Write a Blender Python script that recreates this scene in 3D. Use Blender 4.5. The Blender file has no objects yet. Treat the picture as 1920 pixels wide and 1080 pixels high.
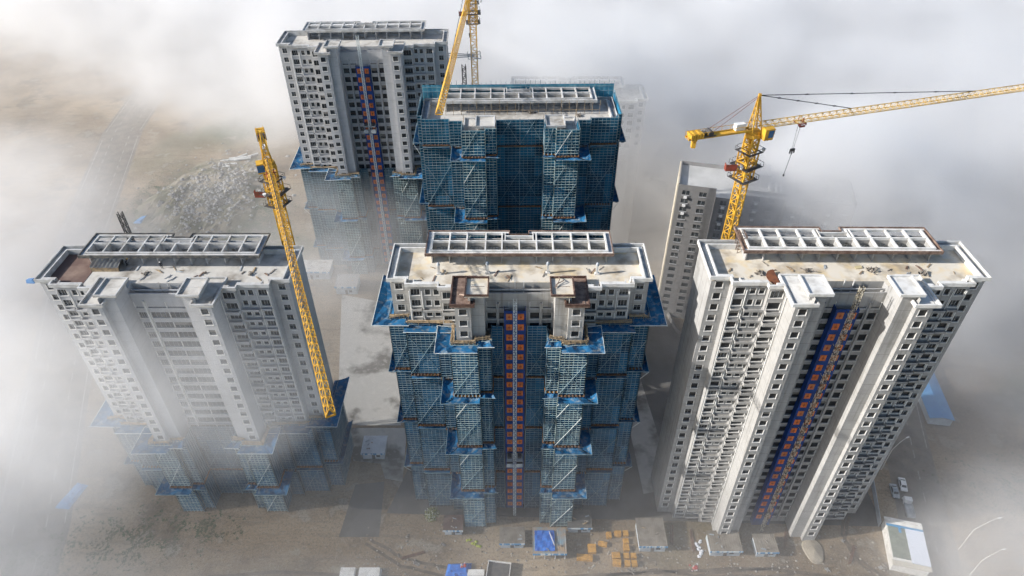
import bpy, math, random
from mathutils import Vector, noise as mnoise

# ------------------------------------------------------------------ camera, sky, sun, exposure
S = bpy.context.scene
COL = S.collection
R_ = math.radians

cam = bpy.data.cameras.new('camera')
cam_o = bpy.data.objects.new('camera', cam)
COL.objects.link(cam_o)
S.camera = cam_o
cam.sensor_width = 36.0
cam.lens = 1280 / 1920 * 36
cam.shift_x = -2 / 1920
cam.clip_start = 0.5
cam.clip_end = 6000
CAM_Z = 163.0
PITCH = R_(39.2)
cam_o.location = (0, 0, CAM_Z)
cam_o.rotation_euler = (R_(90) - PITCH, 0, 0)

SUN_EL, SUN_AZ = R_(26), R_(8.5)
sun_dir = Vector((-math.cos(SUN_EL) * math.cos(SUN_AZ), -math.cos(SUN_EL) * math.sin(SUN_AZ), math.sin(SUN_EL)))
world = bpy.data.worlds.new('World')
S.world = world
world.use_nodes = True
wn = world.node_tree
sky = wn.nodes.new('ShaderNodeTexSky')
sky.sky_type = 'NISHITA'
sky.sun_disc = False
sky.sun_elevation = SUN_EL
sky.sun_rotation = math.atan2(sun_dir.x, sun_dir.y)
wn.links.new(sky.outputs[0], wn.nodes['Background'].inputs[0])
wn.nodes['Background'].inputs[1].default_value = 0.11

sun = bpy.data.lights.new('sun', 'SUN')
sun.energy = 5.0
sun.angle = R_(0.5)
sun.color = (1.0, 0.96, 0.91)
sun_o = bpy.data.objects.new('sun', sun)
COL.objects.link(sun_o)
sun_o.location = (-200, -40, 300)
sun_o.rotation_euler = sun_dir.to_track_quat('Z', 'Y').to_euler()

S.view_settings.view_transform = 'Standard'
S.view_settings.look = 'None'
S.view_settings.exposure = 0.52
S.view_settings.gamma = 1.0
S.render.engine = 'CYCLES'
S.cycles.use_denoising = True
S.cycles.max_bounces = 6
S.cycles.diffuse_bounces = 2
S.cycles.glossy_bounces = 2
S.cycles.volume_bounces = 3
S.cycles.volume_max_steps = 256
S.cycles.use_adaptive_sampling = True
S.cycles.adaptive_threshold = 0.04
S.cycles.adaptive_min_samples = 20

random.seed(7)

# ------------------------------------------------------------------ helpers
class MB:
    """collects geometry for one mesh"""
    def __init__(s):
        s.v, s.f, s.m = [], [], []

    def quad(s, a, b, c, d, m=0):
        n = len(s.v)
        s.v += [tuple(a), tuple(b), tuple(c), tuple(d)]
        s.f.append((n, n + 1, n + 2, n + 3)); s.m.append(m)

    def poly(s, pts, m=0):
        n = len(s.v)
        s.v += [tuple(p) for p in pts]
        s.f.append(tuple(range(n, n + len(pts)))); s.m.append(m)

    def hexa(s, p, m=0):
        n = len(s.v)
        s.v += [tuple(q) for q in p]
        for f in ((0, 3, 2, 1), (4, 5, 6, 7), (0, 1, 5, 4), (1, 2, 6, 5), (2, 3, 7, 6), (3, 0, 4, 7)):
            s.f.append(tuple(n + i for i in f)); s.m.append(m)

    def box(s, x0, x1, y0, y1, z0, z1, m=0):
        s.hexa([(x0, y0, z0), (x1, y0, z0), (x1, y1, z0), (x0, y1, z0),
                (x0, y0, z1), (x1, y0, z1), (x1, y1, z1), (x0, y1, z1)], m)

    def bar(s, p, q, w, m=0, h=None):
        p, q = Vector(p), Vector(q)
        d = (q - p)
        if d.length < 1e-6:
            return
        d.normalize()
        up = Vector((0, 0, 1)) if abs(d.z) < 0.95 else Vector((0, 1, 0))
        a = d.cross(up).normalized() * (w / 2)
        b = d.cross(a).normalized() * ((h or w) / 2)
        s.hexa([p - a - b, p + a - b, p + a + b, p - a + b, q - a - b, q + a - b, q + a + b, q - a + b], m)

    def tube(s, p, q, r0, r1=None, n=8, m=0, cap=True):
        r1 = r0 if r1 is None else r1
        p, q = Vector(p), Vector(q)
        d = (q - p).normalized()
        up = Vector((0, 0, 1)) if abs(d.z) < 0.95 else Vector((0, 1, 0))
        a = d.cross(up).normalized(); b = d.cross(a)
        k = len(s.v)
        for i in range(n):
            t = 2 * math.pi * i / n
            o = a * math.cos(t) + b * math.sin(t)
            s.v.append(tuple(p + o * r0)); s.v.append(tuple(q + o * r1))
        for i in range(n):
            j = (i + 1) % n
            s.f.append((k + 2 * i, k + 2 * j, k + 2 * j + 1, k + 2 * i + 1)); s.m.append(m)
        if cap:
            s.f.append(tuple(k + 2 * i for i in range(n))[::-1]); s.m.append(m)
            s.f.append(tuple(k + 2 * i + 1 for i in range(n))); s.m.append(m)

    def rock(s, c, r, rng, m=0, flat=0.7):
        k = len(s.v)
        top = (c[0] + rng.uniform(-.3, .3) * r, c[1] + rng.uniform(-.3, .3) * r, c[2] + r * flat)
        s.v.append(top)
        for lev, rr in ((0.45, 0.75), (-0.1, 1.0)):
            a0 = rng.random() * 6
            for i in range(5):
                t = a0 + i * 2 * math.pi / 5
                q = rr * r * rng.uniform(.7, 1.2)
                s.v.append((c[0] + q * math.cos(t), c[1] + q * math.sin(t), c[2] + lev * r * flat))
        for i in range(5):
            j = (i + 1) % 5
            s.f.append((k, k + 1 + i, k + 1 + j)); s.m.append(m)
            s.f.append((k + 1 + i, k + 6 + i, k + 6 + j, k + 1 + j)); s.m.append(m)

    def build(s, name, mats, parent=None, loc=(0, 0, 0), smooth=False):
        me = bpy.data.meshes.new(name)
        me.from_pydata(s.v, [], s.f)
        for m in (mats if isinstance(mats, (list, tuple)) else [mats]):
            me.materials.append(m)
        if len(me.materials) > 1:
            me.polygons.foreach_set('material_index', s.m)
        if smooth:
            me.polygons.foreach_set('use_smooth', [True] * len(me.polygons))
        me.update()
        o = bpy.data.objects.new(name, me)
        COL.objects.link(o)
        o.location = loc
        if parent is not None:
            o.parent = parent
        return o


def tag(o, label=None, cat=None, group=None, kind=None):
    if label: o['label'] = label
    if cat: o['category'] = cat
    if group: o['group'] = group
    if kind: o['kind'] = kind
    return o


def thing(name, label, cat, loc=(0, 0, 0), rz=0.0, group=None):
    o = bpy.data.objects.new(name, None)
    COL.objects.link(o)
    o.location = loc
    o.rotation_euler = (0, 0, rz)
    o.empty_display_size = 1
    return tag(o, label, cat, group)


def dup(o, parent=None, loc=None):
    c = o.copy()
    COL.objects.link(c)
    if parent is not None: c.parent = parent
    if loc is not None: c.location = loc
    return c


def copy_tree(o, parent=None):
    c = o.copy(); COL.objects.link(c)
    c.parent = parent
    for ch in list(o.children):
        copy_tree(ch, c)
    return c


# ------------------------------------------------------------------ materials
class NT:
    def __init__(s, m):
        s.t = m.node_tree
    def n(s, ty, **kw):
        x = s.t.nodes.new('ShaderNode' + ty)
        for k, v in kw.items(): setattr(x, k, v)
        return x
    def l(s, a, b): s.t.links.new(a, b)
    def noise(s, vec, scale, detail=3.0, rough=0.55):
        x = s.n('TexNoise'); x.inputs['Scale'].default_value = scale
        x.inputs['Detail'].default_value = detail; x.inputs['Roughness'].default_value = rough
        if vec is not None: s.l(vec, x.inputs['Vector'])
        return x.outputs[0]
    def ramp(s, fac, a, b):
        x = s.n('MapRange'); x.inputs[1].default_value = a; x.inputs[2].default_value = b
        s.l(fac, x.inputs[0]); return x.outputs[0]
    def mixc(s, fac, a, b, blend='MIX'):
        x = s.n('Mix', data_type='RGBA', blend_type=blend)
        if isinstance(fac, float): x.inputs[0].default_value = fac
        else: s.l(fac, x.inputs[0])
        for v, i in ((a, 6), (b, 7)):
            if isinstance(v, tuple): x.inputs[i].default_value = (*v, 1)
            else: s.l(v, x.inputs[i])
        return x.outputs[2]
    def math(s, op, a, b=None, c=None):
        x = s.n('Math', operation=op)
        for i, v in enumerate((a, b, c)):
            if v is None: continue
            if isinstance(v, (int, float)): x.inputs[i].default_value = v
            else: s.l(v, x.inputs[i])
        return x.outputs[0]


def mat(name, col, rough=0.85, var=None, scale=0.6, lo=0.4, hi=0.65, metal=0.0, stretch=None, var2=None, scale2=6.0, spec=0.3, amt2=0.5):
    m = bpy.data.materials.new(name); m.use_nodes = True
    T = NT(m); p = m.node_tree.nodes['Principled BSDF']
    p.inputs['Roughness'].default_value = rough
    p.inputs['Metallic'].default_value = metal
    p.inputs['Specular IOR Level'].default_value = spec
    if var is None:
        p.inputs['Base Color'].default_value = (*col, 1)
        return m
    g = T.n('NewGeometry').outputs['Position']
    if stretch:
        mp = T.n('Mapping'); mp.inputs['Scale'].default_value = stretch; T.l(g, mp.inputs[0]); v = mp.outputs[0]
    else:
        v = g
    c = T.mixc(T.ramp(T.noise(v, scale, 4), lo, hi), col, var)
    if var2:
        f = T.math('MULTIPLY', T.ramp(T.noise(g, scale2, 2), 0.5, 0.72), amt2)
        c = T.mixc(f, c, var2)
    T.l(c, p.inputs['Base Color'])
    return m


def wall_mat(name, col, dirt, floor_h=2.9, streak=0.75):
    """rendered concrete: cloudy plaster, vertical rain streaks, pour lines at the storeys"""
    m = bpy.data.materials.new(name); m.use_nodes = True
    T = NT(m); p = m.node_tree.nodes['Principled BSDF']
    p.inputs['Roughness'].default_value = 0.9; p.inputs['Specular IOR Level'].default_value = 0.2
    g = T.n('TexCoord').outputs['Object']
    c = T.mixc(T.math('MULTIPLY', T.ramp(T.noise(g, 0.35, 4), 0.4, 0.7), 0.6), col, tuple(0.5 * (a + b) for a, b in zip(col, dirt)))
    mp = T.n('Mapping'); mp.inputs['Scale'].default_value = (1.4, 1.4, 0.06); T.l(g, mp.inputs[0])
    c = T.mixc(T.math('MULTIPLY', T.ramp(T.noise(mp.outputs[0], 1.0, 3), 0.52, 0.75), streak), c, dirt)
    sx = T.n('SeparateXYZ'); T.l(g, sx.inputs[0])
    fr = T.math('FRACT', T.math('DIVIDE', sx.outputs[2], floor_h))
    line = T.math('LESS_THAN', fr, 0.045)
    c = T.mixc(T.math('MULTIPLY', line, 0.55), c, dirt)
    pt = T.ramp(T.noise(g, 0.9, 2), 0.6, 0.63)
    c = T.mixc(T.math('MULTIPLY', pt, 0.22), c, tuple(min(1, q * 1.25) for q in col))
    fr2 = T.math('FRACT', T.math('DIVIDE', sx.outputs[2], 0.483))
    line2 = T.math('LESS_THAN', fr2, 0.16)
    c = T.mixc(T.math('MULTIPLY', line2, 0.10), c, dirt)
    T.l(c, p.inputs['Base Color'])
    return m


def net_mat(name, col, dark, band=1.45):
    """debris netting: woven blue mesh with the plank decks showing as bands"""
    m = bpy.data.materials.new(name); m.use_nodes = True
    T = NT(m); p = m.node_tree.nodes['Principled BSDF']
    p.inputs['Roughness'].default_value = 0.8; p.inputs['Specular IOR Level'].default_value = 0.2
    g = T.n('TexCoord').outputs['Object']
    c = T.mixc(T.ramp(T.noise(g, 0.22, 4), 0.38, 0.64), col, dark)
    sx = T.n('SeparateXYZ'); T.l(g, sx.inputs[0])
    fr = T.math('FRACT', T.math('DIVIDE', sx.outputs[2], band))
    c = T.mixc(T.math('MULTIPLY', T.math('LESS_THAN', fr, 0.3), 0.5), c, dark)
    cell = T.n('CombineXYZ')
    for i, d in enumerate((3.7, 3.1, 5.8)): T.l(T.math('FLOOR', T.math('DIVIDE', sx.outputs[i], d)), cell.inputs[i])
    wn_ = T.n('TexWhiteNoise'); T.l(cell.outputs[0], wn_.inputs['Vector'])
    c = T.mixc(T.math('MULTIPLY', T.ramp(wn_.outputs[0], .55, 1.0), .6), c, tuple(q * 1.9 for q in col))
    c = T.mixc(T.math('MULTIPLY', T.ramp(T.noise(g, .35, 5, .7), .56, .7), .45), c, (.13, .16, .17))
    T.l(c, p.inputs['Base Color'])
    return m


WHITE_WALL = wall_mat('white_render', (0.375, 0.37, 0.36), (0.20, 0.195, 0.18))
GREY_WALL = wall_mat('grey_render', (0.46, 0.46, 0.465), (0.30, 0.30, 0.30), streak=0.3)
RAW_WALL = wall_mat('raw_concrete', (0.42, 0.41, 0.39), (0.23, 0.215, 0.19))
OLD_WALL = wall_mat('old_grey_wall', (0.22, 0.215, 0.21), (0.16, 0.155, 0.15))
ROOF_CONC = mat('roof_screed', (0.64, 0.59, 0.50), 0.9, (0.37, 0.31, 0.23), 0.2, 0.48, 0.66, var2=(0.66, 0.52, 0.30), scale2=0.35, amt2=0.75)
ROOF_GREY = mat('grey_roof_screed', (0.52, 0.50, 0.46), 0.9, (0.24, 0.215, 0.18), 0.22, 0.46, 0.7, var2=(0.62, 0.60, 0.55), scale2=0.8)
ROOF_EARTH = mat('brown_waterproof_roof', (0.14, 0.09, 0.075), 0.8, (0.30, 0.22, 0.17), 0.16, 0.5, 0.75)
GREY_TRIM = mat('weathered_trim', (0.54, 0.54, 0.53), 0.85, (0.36, 0.35, 0.33), 0.5)
WHITE_TRIM = mat('white_trim', (0.68, 0.67, 0.64), 0.8, (0.50, 0.48, 0.44), 0.6, 0.45, 0.7)
GUTTER = mat('grey_gutter', (0.40, 0.43, 0.45), 0.75, (0.22, 0.26, 0.30), 0.7)
BROWN_TRIM = mat('brown_stained_trim', (0.075, 0.042, 0.032), 0.6, (0.19, 0.115, 0.085), 0.8, 0.45, 0.7, spec=0.4)
BROWN_EDGE = mat('brown_dusty_edge', (0.125, 0.08, 0.062), 0.8, (0.26, 0.185, 0.145), 0.9)
DARK_TRIM = mat('dark_trim', (0.06, 0.065, 0.07), 0.7, (0.16, 0.15, 0.13), 0.9)
BLIND = mat('pale_board', (.24, .23, .21), .8, (.14, .13, .12), 1.0)
DARK = mat('dark_opening', (0.022, 0.025, 0.029), 0.3, spec=0.4)  # flat near-black sheet; the shade of unlit rooms is in the colour
DARKG = mat('dusty_glass', (0.03, 0.037, 0.042), 0.2, (0.08, 0.085, 0.085), 0.5, spec=0.5)
FRAME = mat('window_frame', (0.32, 0.33, 0.34), 0.6)
SILL = mat('window_surround', (0.66, 0.65, 0.62), 0.85)
PIPE = mat('drain_pipe', (0.70, 0.70, 0.68), 0.6)
NET = net_mat('blue_net', (0.020, 0.105, 0.20), (0.008, 0.042, 0.09))
NET_TEAL = net_mat('teal_net', (0.018, 0.13, 0.22), (0.007, 0.05, 0.092))
NET_DUSTY = net_mat('dusty_net', (0.05, 0.11, 0.15), (0.03, 0.045, 0.055))
FAN = mat('catch_net_blue', (0.014, 0.13, 0.28), 0.8, (0.010, 0.065, 0.15), 0.5, 0.4, 0.7, var2=(0.24, 0.27, 0.27), scale2=0.8, amt2=0.8)
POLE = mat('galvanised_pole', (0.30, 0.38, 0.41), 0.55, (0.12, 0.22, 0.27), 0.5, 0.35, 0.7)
POLE_LIT = mat('bright_scaffold_pole', (0.50, 0.60, 0.58), 0.5, (0.24, 0.38, 0.40), 0.6, 0.4, 0.7)  # paler copy of the pole colour for bay fronts, sunlight painted in
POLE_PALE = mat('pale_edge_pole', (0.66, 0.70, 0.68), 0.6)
BOARD = mat('orange_toe_board', (0.42, 0.18, 0.05), 0.8, (0.16, 0.10, 0.07), 0.9, 0.42, 0.6)
BAMBOO = mat('timber_edge', (0.40, 0.30, 0.18), 0.85, (0.22, 0.17, 0.12), 1.5)
YEL = mat('crane_yellow', (0.66, 0.38, 0.04), 0.55, (0.40, 0.20, 0.03), 0.7, 0.45, 0.75, spec=0.4)
YEL_PALE = mat('faded_crane_yellow', (0.74, 0.50, 0.16), 0.6, (0.55, 0.36, 0.10), 0.5, spec=0.4)  # crane yellow made paler; haze over the jib is put into the colour
STEEL = mat('dark_steel', (0.05, 0.05, 0.055), 0.55, (0.10, 0.09, 0.08), 1.0)
RUST = mat('rust_red', (0.28, 0.06, 0.04), 0.7, (0.14, 0.05, 0.03), 1.2)
CABLE = mat('steel_cable', (0.07, 0.07, 0.075), 0.5)
WHITE = mat('white_paint', (0.75, 0.75, 0.74), 0.6)
CABBLUE = mat('cab_glass', (0.03, 0.12, 0.26), 0.15, spec=0.6)
MASTM = mat('weathered_mast', (.58, .52, .40), .6, (.10, .08, .05), 1.6, .48, .54)
HOIST_BLUE = mat('hoist_blue', (0.006, 0.055, 0.26), 0.65, (0.008, 0.03, 0.12), 0.4, spec=0.4)
ORANGE = mat('hoist_door_orange', (0.80, 0.21, 0.045), 0.7, (0.40, 0.12, 0.05), 0.5)
GROUND_C = None

_T = NT(ORANGE); _oi = _T.n('ObjectInfo'); _p = ORANGE.node_tree.nodes['Principled BSDF']
_c = _p.inputs['Base Color'].links[0].from_socket
_T.l(_T.mixc(_T.math('MULTIPLY', _T.ramp(_oi.outputs['Random'], .45, 1.0), .7), _c, (.42, .20, .10)), _p.inputs['Base Color'])

# ------------------------------------------------------------------ towers
FH = 2.9
# wall line of the left half: (x0, x1, y) from the outer end to the middle
SEGS = {'A': (-26.6, -22.8, 0.5), 'B': (-22.8, -16.0, -1.4), 'C': (-16.0, -12.8, -2.4),
       'F': (-12.8, -9.65, -7.7), 'I': (-9.65, -7.0, -6.6), 'R': (-7.0, 0.0, -2.0)}
# window columns of the left half: (segment, centre x, width, height, sill above floor, kind)
WINCOLS = [('A', -24.9, 1.5, 1.5, 0.95, 'twin'), ('B', -21.3, 1.9, 1.6, 0.9, 'triple'),
           ('B', -18.75, 1.1, 1.4, 1.0, 'single'), ('B', -17.0, 1.1, 1.4, 1.0, 'single'),
           ('C', -14.4, 2.5, 1.7, 0.75, 'triple'), ('F', -11.2, 1.55, 1.45, 1.0, 'single')]
WIN_R = [('R', -5.75, 1.9, 1.7, 0.8, 'single'), ('R', -3.2, 2.0, 1.7, 0.8, 'single')]
WIN_RIB = [('R', -5.75, 1.9, 1.7, 0.75, 'wide'), ('R', -2.05, 4.1, 1.7, 0.75, 'wide')]


def facade(mb, x0, x1, y, z0, z1, cols, floors, depth=0.3):
    """a wall facing -y with real openings; cols = (xa, xb, sill, h)"""
    cols = sorted(cols)
    x = x0
    for xa, xb, sill, h in cols:
        if xa > x + 1e-4:
            mb.quad((x, y, z0), (xa, y, z0), (xa, y, z1), (x, y, z1))
        z = z0
        for zf in sorted(floors):
            lo, hi = zf + sill, zf + sill + h
            if lo < z + 0.05 or hi > z1 - 0.05:
                continue
            mb.quad((xa, y, z), (xb, y, z), (xb, y, lo), (xa, y, lo))
            d = y + depth
            mb.quad((xa, y, lo), (xb, y, lo), (xb, d, lo), (xa, d, lo))
            mb.quad((xa, d, hi), (xb, d, hi), (xb, y, hi), (xa, y, hi))
            mb.quad((xa, y, lo), (xa, d, lo), (xa, d, hi), (xa, y, hi))
            mb.quad((xb, d, lo), (xb, y, lo), (xb, y, hi), (xb, d, hi))
            z = hi
        mb.quad((xa, y, z), (xb, y, z), (xb, y, z1), (xa, y, z1))
        x = xb
    if x < x1 - 1e-4:
        mb.quad((x, y, z0), (x1, y, z0), (x1, y, z1), (x, y, z1))


_win_cache = {}
def window_mesh(kind, w, h, glass, var=0):
    key = (kind, w, h, glass, var)
    if key in _win_cache:
        return _win_cache[key]
    mb = MB()
    d = 0.26
    mb.quad((-w / 2, d, 0), (w / 2, d, 0), (w / 2, d, h), (-w / 2, d, h), 0)
    f = 0.07
    yb = (0.16, 0.24)
    n = {'single': 0, 'twin': 1, 'triple': 2, 'wide': 3}[kind]
    if (glass or var == 1) and n:
        for i in range(1, n + 1):
            xx = -w / 2 + w * i / (n + 1)
            mb.box(xx - f / 2, xx + f / 2, yb[0], yb[1], 0.0, h, 1)
        if kind == 'twin':
            mb.box(-w / 2, w / 2, yb[0] + .01, yb[1] - .01, h * .62, h * .62 + f, 1)
    # plaster surround standing proud of the wall, and the sill
    t, p = 0.11, -0.06
    mb.box(-w / 2 - t, -w / 2 + 0.02, p, 0.1, -0.02, h + .02, 2)
    mb.box(w / 2 - 0.02, w / 2 + t, p, 0.1, -0.02, h + .02, 2)
    mb.box(-w / 2 - t - .03, w / 2 + t + .03, p - .06, 0.24, -0.16, -0.02, 2)
    if var == 2:      # half closed by a pale board or blind
        mb.quad((-w / 2, .22, h * .45), (w / 2, .22, h * .45), (w / 2, .22, h), (-w / 2, .22, h), 3)
    if var == 3:      # half the pane covered by a dark sheet, painted shade of the room
        mb.quad((-w / 2, .25, 0), (0, .25, 0), (0, .25, h), (-w / 2, .25, h), 4)
    me = mb.build('window', [(DARKG, DARK, DARKG, DARKG)[var] if glass else (DARK, DARKG, DARK, DARK)[var], FRAME, SILL, BLIND, DARK])
    _win_cache[key] = me
    COL.objects.unlink(me)
    return me


def ring(mb, x0, x1, y0, y1, z0, z1, w, m=0):
    mb.box(x0, x1, y0, y0 + w, z0, z1, m)
    mb.box(x0, x1, y1 - w, y1, z0, z1, m)
    mb.box(x0, x0 + w, y0 + w, y1 - w, z0, z1, m)
    mb.box(x1 - w, x1, y0 + w, y1 - w, z0, z1, m)


def tower(cx, cy, zt, yaw, label, wall=WHITE_WALL, roof=ROOF_CONC, trim=WHITE_TRIM, perg_edge=WHITE_TRIM, tray_edge=WHITE_TRIM,
          tray_floor=ROOF_CONC, low_tray_floor=None, glass=True, zvis=0.0, ribbon=False, hoist_x=None, left_roof=None, simple=False, XO=26.6, sx=1.0, gutter=None):
    T = thing('residential_tower', label, 'tower', (cx, cy, 0), yaw, group='residential towers rising out of the fog')
    T.scale = (sx, 1, 1)
    SEG = dict(SEGS); SEG['A'] = (-XO, -22.8, 0.5)
    vr = random.Random(int(cx * 10) + 5)
    zr = zt - 1.3
    floors = [zr - FH * k for k in range(1, 30) if zr - FH * k > max(1.0, zvis)]
    ztop = {'A': zt - 0.35, 'B': zt - 0.35, 'C': zt - 0.35, 'F': zt - 0.5, 'I': zt + 0.85, 'R': zt - 2.3}
    cols = WINCOLS + (WIN_RIB if ribbon else WIN_R)
    if simple:
        cols = [c for c in WINCOLS if c[0] in 'AB']
    if XO < 25:
        cols = [c for c in cols if c[0] != 'A']
    wb = MB()
    for sgn in (-1, 1):
        for k, (x0, x1, y) in SEG.items():
            cc = []
            for (sg, xc, w, h, sill, kind) in cols:
                if sg == k:
                    a, b = xc - w / 2, xc + w / 2
                    cc.append((a, b, sill, h) if sgn < 0 else (-b, -a, sill, h))
            a, b = (x0, x1) if sgn < 0 else (-x1, -x0)
            fl = floors if k != 'R' else [f for f in floors if f < zt - 5.0]
            facade(wb, a, b, y, 0, ztop[k], cc, fl)
        ks = list('ABCFI')
        for k, k2 in zip(ks, ks[1:] + ['R']):
            x = SEG[k][1] * (-sgn)
            ya, yb = SEG[k][2], SEG[k2][2]
            if k == 'I':
                yb = 0.3
            z1 = max(ztop[k], ztop[k2]) if k != 'I' else zr
            if k == 'I':
                wb.quad((x, ya, zr), (x, -1.6, zr), (x, -1.6, ztop[k]), (x, ya, ztop[k]))
            wb.quad((x, ya, 0), (x, yb, 0), (x, yb, z1), (x, ya, z1))
        xe = -XO * (-sgn)
        wb.quad((xe, 0.5, 0), (xe, 11.8, 0), (xe, 11.8, zt - .35), (xe, .5, zt - .35))
        # block under the upper tray, seen above the lower tray
        xa, xb = sorted((-10.2 * -sgn, -7.03 * -sgn))
        wb.box(xa, xb, -6.58, -1.6, zt - 0.9, zt + 0.85)
    wb.quad((-XO, 11.8, 0), (XO, 11.8, 0), (XO, 11.8, zt - .35), (-XO, 11.8, zt - .35))
    # light well behind the middle wall: main wall, floor and parapet top
    wb.quad((-7, 0.3, zt - 6), (7, 0.3, zt - 6), (7, 0.3, zr), (-7, 0.3, zr))
    wb.quad((-7, -1.8, zt - 6), (7, -1.8, zt - 6), (7, 0.3, zt - 6), (-7, 0.3, zt - 6))
    wb.box(-6.98, 6.98, -1.98, -1.75, zt - 6, zt - 2.29)
    wb.box(-6.95, 6.95, -1.0, -0.75, zt - 2.45, zt - 2.15)
    W = wb.build('wall', wall, T)
    for s in (-1, 1):   # posts standing in the light well
        pb = MB(); pb.box(s * .9 - .09, s * .9 + .09, -.2, -.02, zt - 4, zt - 0.7); pb.build('post', trim, T)
    if not ribbon and not simple:
        for s in (-1, 1):
            pb = MB(); pb.box(s * 4.45 - .22, s * 4.45 + .22, -2.55, -2.01, 2, zt - 4.6); pb.build('pilaster', wall, T)
    elif ribbon:
        for s in (-1, 1):
            pb = MB(); pb.box(s * 4.45 - .2, s * 4.45 + .2, -2.4, -2.01, 2, zt - 4.2); pb.build('pilaster', WHITE_TRIM, T)
    # roof deck
    rb = MB()
    rb.quad((-XO, .3, zr), (XO, .3, zr), (XO, 11.6, zr), (-XO, 11.6, zr))
    for s in (-1, 1):
        xa, xb = sorted((s * 22.8, s * 7.0)); rb.quad((xa, -1.4, zr), (xb, -1.4, zr), (xb, .3, zr), (xa, .3, zr))
        xa, xb = sorted((s * 16, s * 12.8)); rb.quad((xa, -2.4, zr), (xb, -2.4, zr), (xb, -1.4, zr), (xa, -1.4, zr))
    rb.build('roof', roof, T)
    if left_roof:
        lb = MB(); lb.box(-25.4, -17.2, .78, 10.55, zr + .01, zr + .06); lb.box(-22.6, -17.2, -.95, .78, zr + .01, zr + .06); lb.build('roof_covering', left_roof, T)
    # parapet: outer rim, gutter, inner upstand
    for s in (-1, 1):
        pb = MB()
        xa, xb = sorted((s * (XO + .55), s * (XO + .35))); pb.box(xa, xb, -0.1, 12.3, zt - .85, zt, 0)
        xa, xb = sorted((s * (XO + .35), s * (XO - .85))); pb.box(xa, xb, 0.12, 12.1, zt - .85, zt - .6, 1)
        xa, xb = sorted((s * (XO - .85), s * (XO - 1.15))); pb.box(xa, xb, 0.12, 10.9, zr, zt - .02, 0)
        xa, xb = sorted((s * (XO + .35), s * 22.95)); pb.box(xa, xb, -0.1, .12, zt - .85, zt, 0)
        xa, xb = sorted((s * (XO - 1.15), s * 22.95)); pb.box(xa, xb, 0.12, 0.75, zr, zt - .02, 0)
        # front steps
        xa, xb = sorted((s * 23.25, s * 22.95)); pb.box(xa, xb, -1.85, -.1, zt - .85, zt, 0)
        xa, xb = sorted((s * 22.95, s * 16.3)); pb.box(xa, xb, -1.85, -1.45, zt - .85, zt, 0)
        xa, xb = sorted((s * 22.95, s * 22.65)); pb.box(xa, xb, -.1, .75, zr, zt - .02, 0)
        xa, xb = sorted((s * 21.4, s * 16.3)); pb.box(xa, xb, -1.4, -1.0, zr, zt - .02, 0)
        xa, xb = sorted((s * 21.6, s * 21.4)); pb.box(xa, xb, -1.4, -.2, zr, zt - .1, 0)
        xa, xb = sorted((s * 16.55, s * 16.3)); pb.box(xa, xb, -2.9, -1.85, zt - .85, zt, 0)
        xa, xb = sorted((s * 16.3, s * 13.75)); pb.box(xa, xb, -2.9, -2.5, zt - .85, zt, 0)
        xa, xb = sorted((s * 14.9, s * 13.75)); pb.box(xa, xb, -2.45, -1.9, zr, zt - .02, 0)
        pb.build('parapet', [trim, GUTTER], T)
    pb = MB()
    pb.box(-(XO + .35), XO + .35, 12.1, 12.3, zt - .85, zt, 0)
    pb.box(-(XO - .85), XO - .85, 10.9, 12.1, zt - .85, zt - .6, 1)
    pb.box(-(XO - 1.15), XO - 1.15, 10.6, 10.9, zr, zt - .02, 0)
    pb.build('parapet', [trim, GUTTER], T)
    # trays on the two stair bays
    for s in (-1, 1):
        ltf = low_tray_floor or tray_floor
        tb = MB()
        xa, xb = sorted((s * 13.7, s * 8.8))
        tb.box(xa, xb, -8.3, 0.9, zt - .75, zt - .45, 1)
        ring(tb, xa, xb, -8.3, 0.9, zt - .45, zt, .28, 0)
        ln = tb.build('roof_tray', [tray_edge, ltf], T)
        tb = MB()
        xa, xb = sorted((s * 10.8, s * 6.05))
        tb.box(xa, xb, -7.1, -1.1, zt + .85, zt + 1.05, 1)
        ring(tb, xa, xb, -7.1, -1.1, zt + 1.05, zt + 1.45, .28, 0)
        tb.box(xa + 1.2, xb - .9, -4.0, -3.92, zt + 1.05, zt + 1.1, 0)
        tb.build('roof_tray', [tray_edge, tray_floor], T)
    # pergola storey
    zp = zt + 2.3
    P = MB()     # gutter ring
    X = 19.7
    P.box(-X, X, 5.4, 5.62, zp - .8, zp - .1, 0)
    P.box(-X, X, 5.62, 6.4, zp - .55, zp - .38, 1)
    for s in (-1, 1):
        xa, xb = sorted((s * X, s * (X - .22))); P.box(xa, xb, 5.62, 14.1, zp - .55, zp - .1, 0)
        xa, xb = sorted((s * (X - .22), s * 18.6)); P.box(xa, xb, 6.4, 13.2, zp - .55, zp - .38, 2)
        xa, xb = sorted((s * (X - .22), s * 2.0)); P.box(xa, xb, 13.88, 14.1, zp - .55, zp - .1, 0)
        xa, xb = sorted((s * (X - .22), s * 2.2)); P.box(xa, xb, 13.2, 13.88, zp - .55, zp - .38, 1)
        xa, xb = sorted((s * 2.2, s * 2.0)); P.box(xa, xb, 12.7, 13.88, zp - .55, zp - .1, 0)
    P.box(-2.0, 2.0, 12.5, 12.7, zp - .55, zp - .1, 0)
    pg = P.build('roof_pergola', [perg_edge, trim, gutter or GUTTER], T)
    Bm = MB()
    w = .34
    Bm.box(-18.6, 18.6, 6.4, 6.4 + w, zp - .6, zp)
    Bm.box(-18.6, -2.9, 12.86, 13.2, zp - .6, zp); Bm.box(2.9, 18.6, 12.86, 13.2, zp - .6, zp)
    Bm.box(-2.9, 2.9, 11.7, 11.95, zp - .6, zp)
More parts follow.
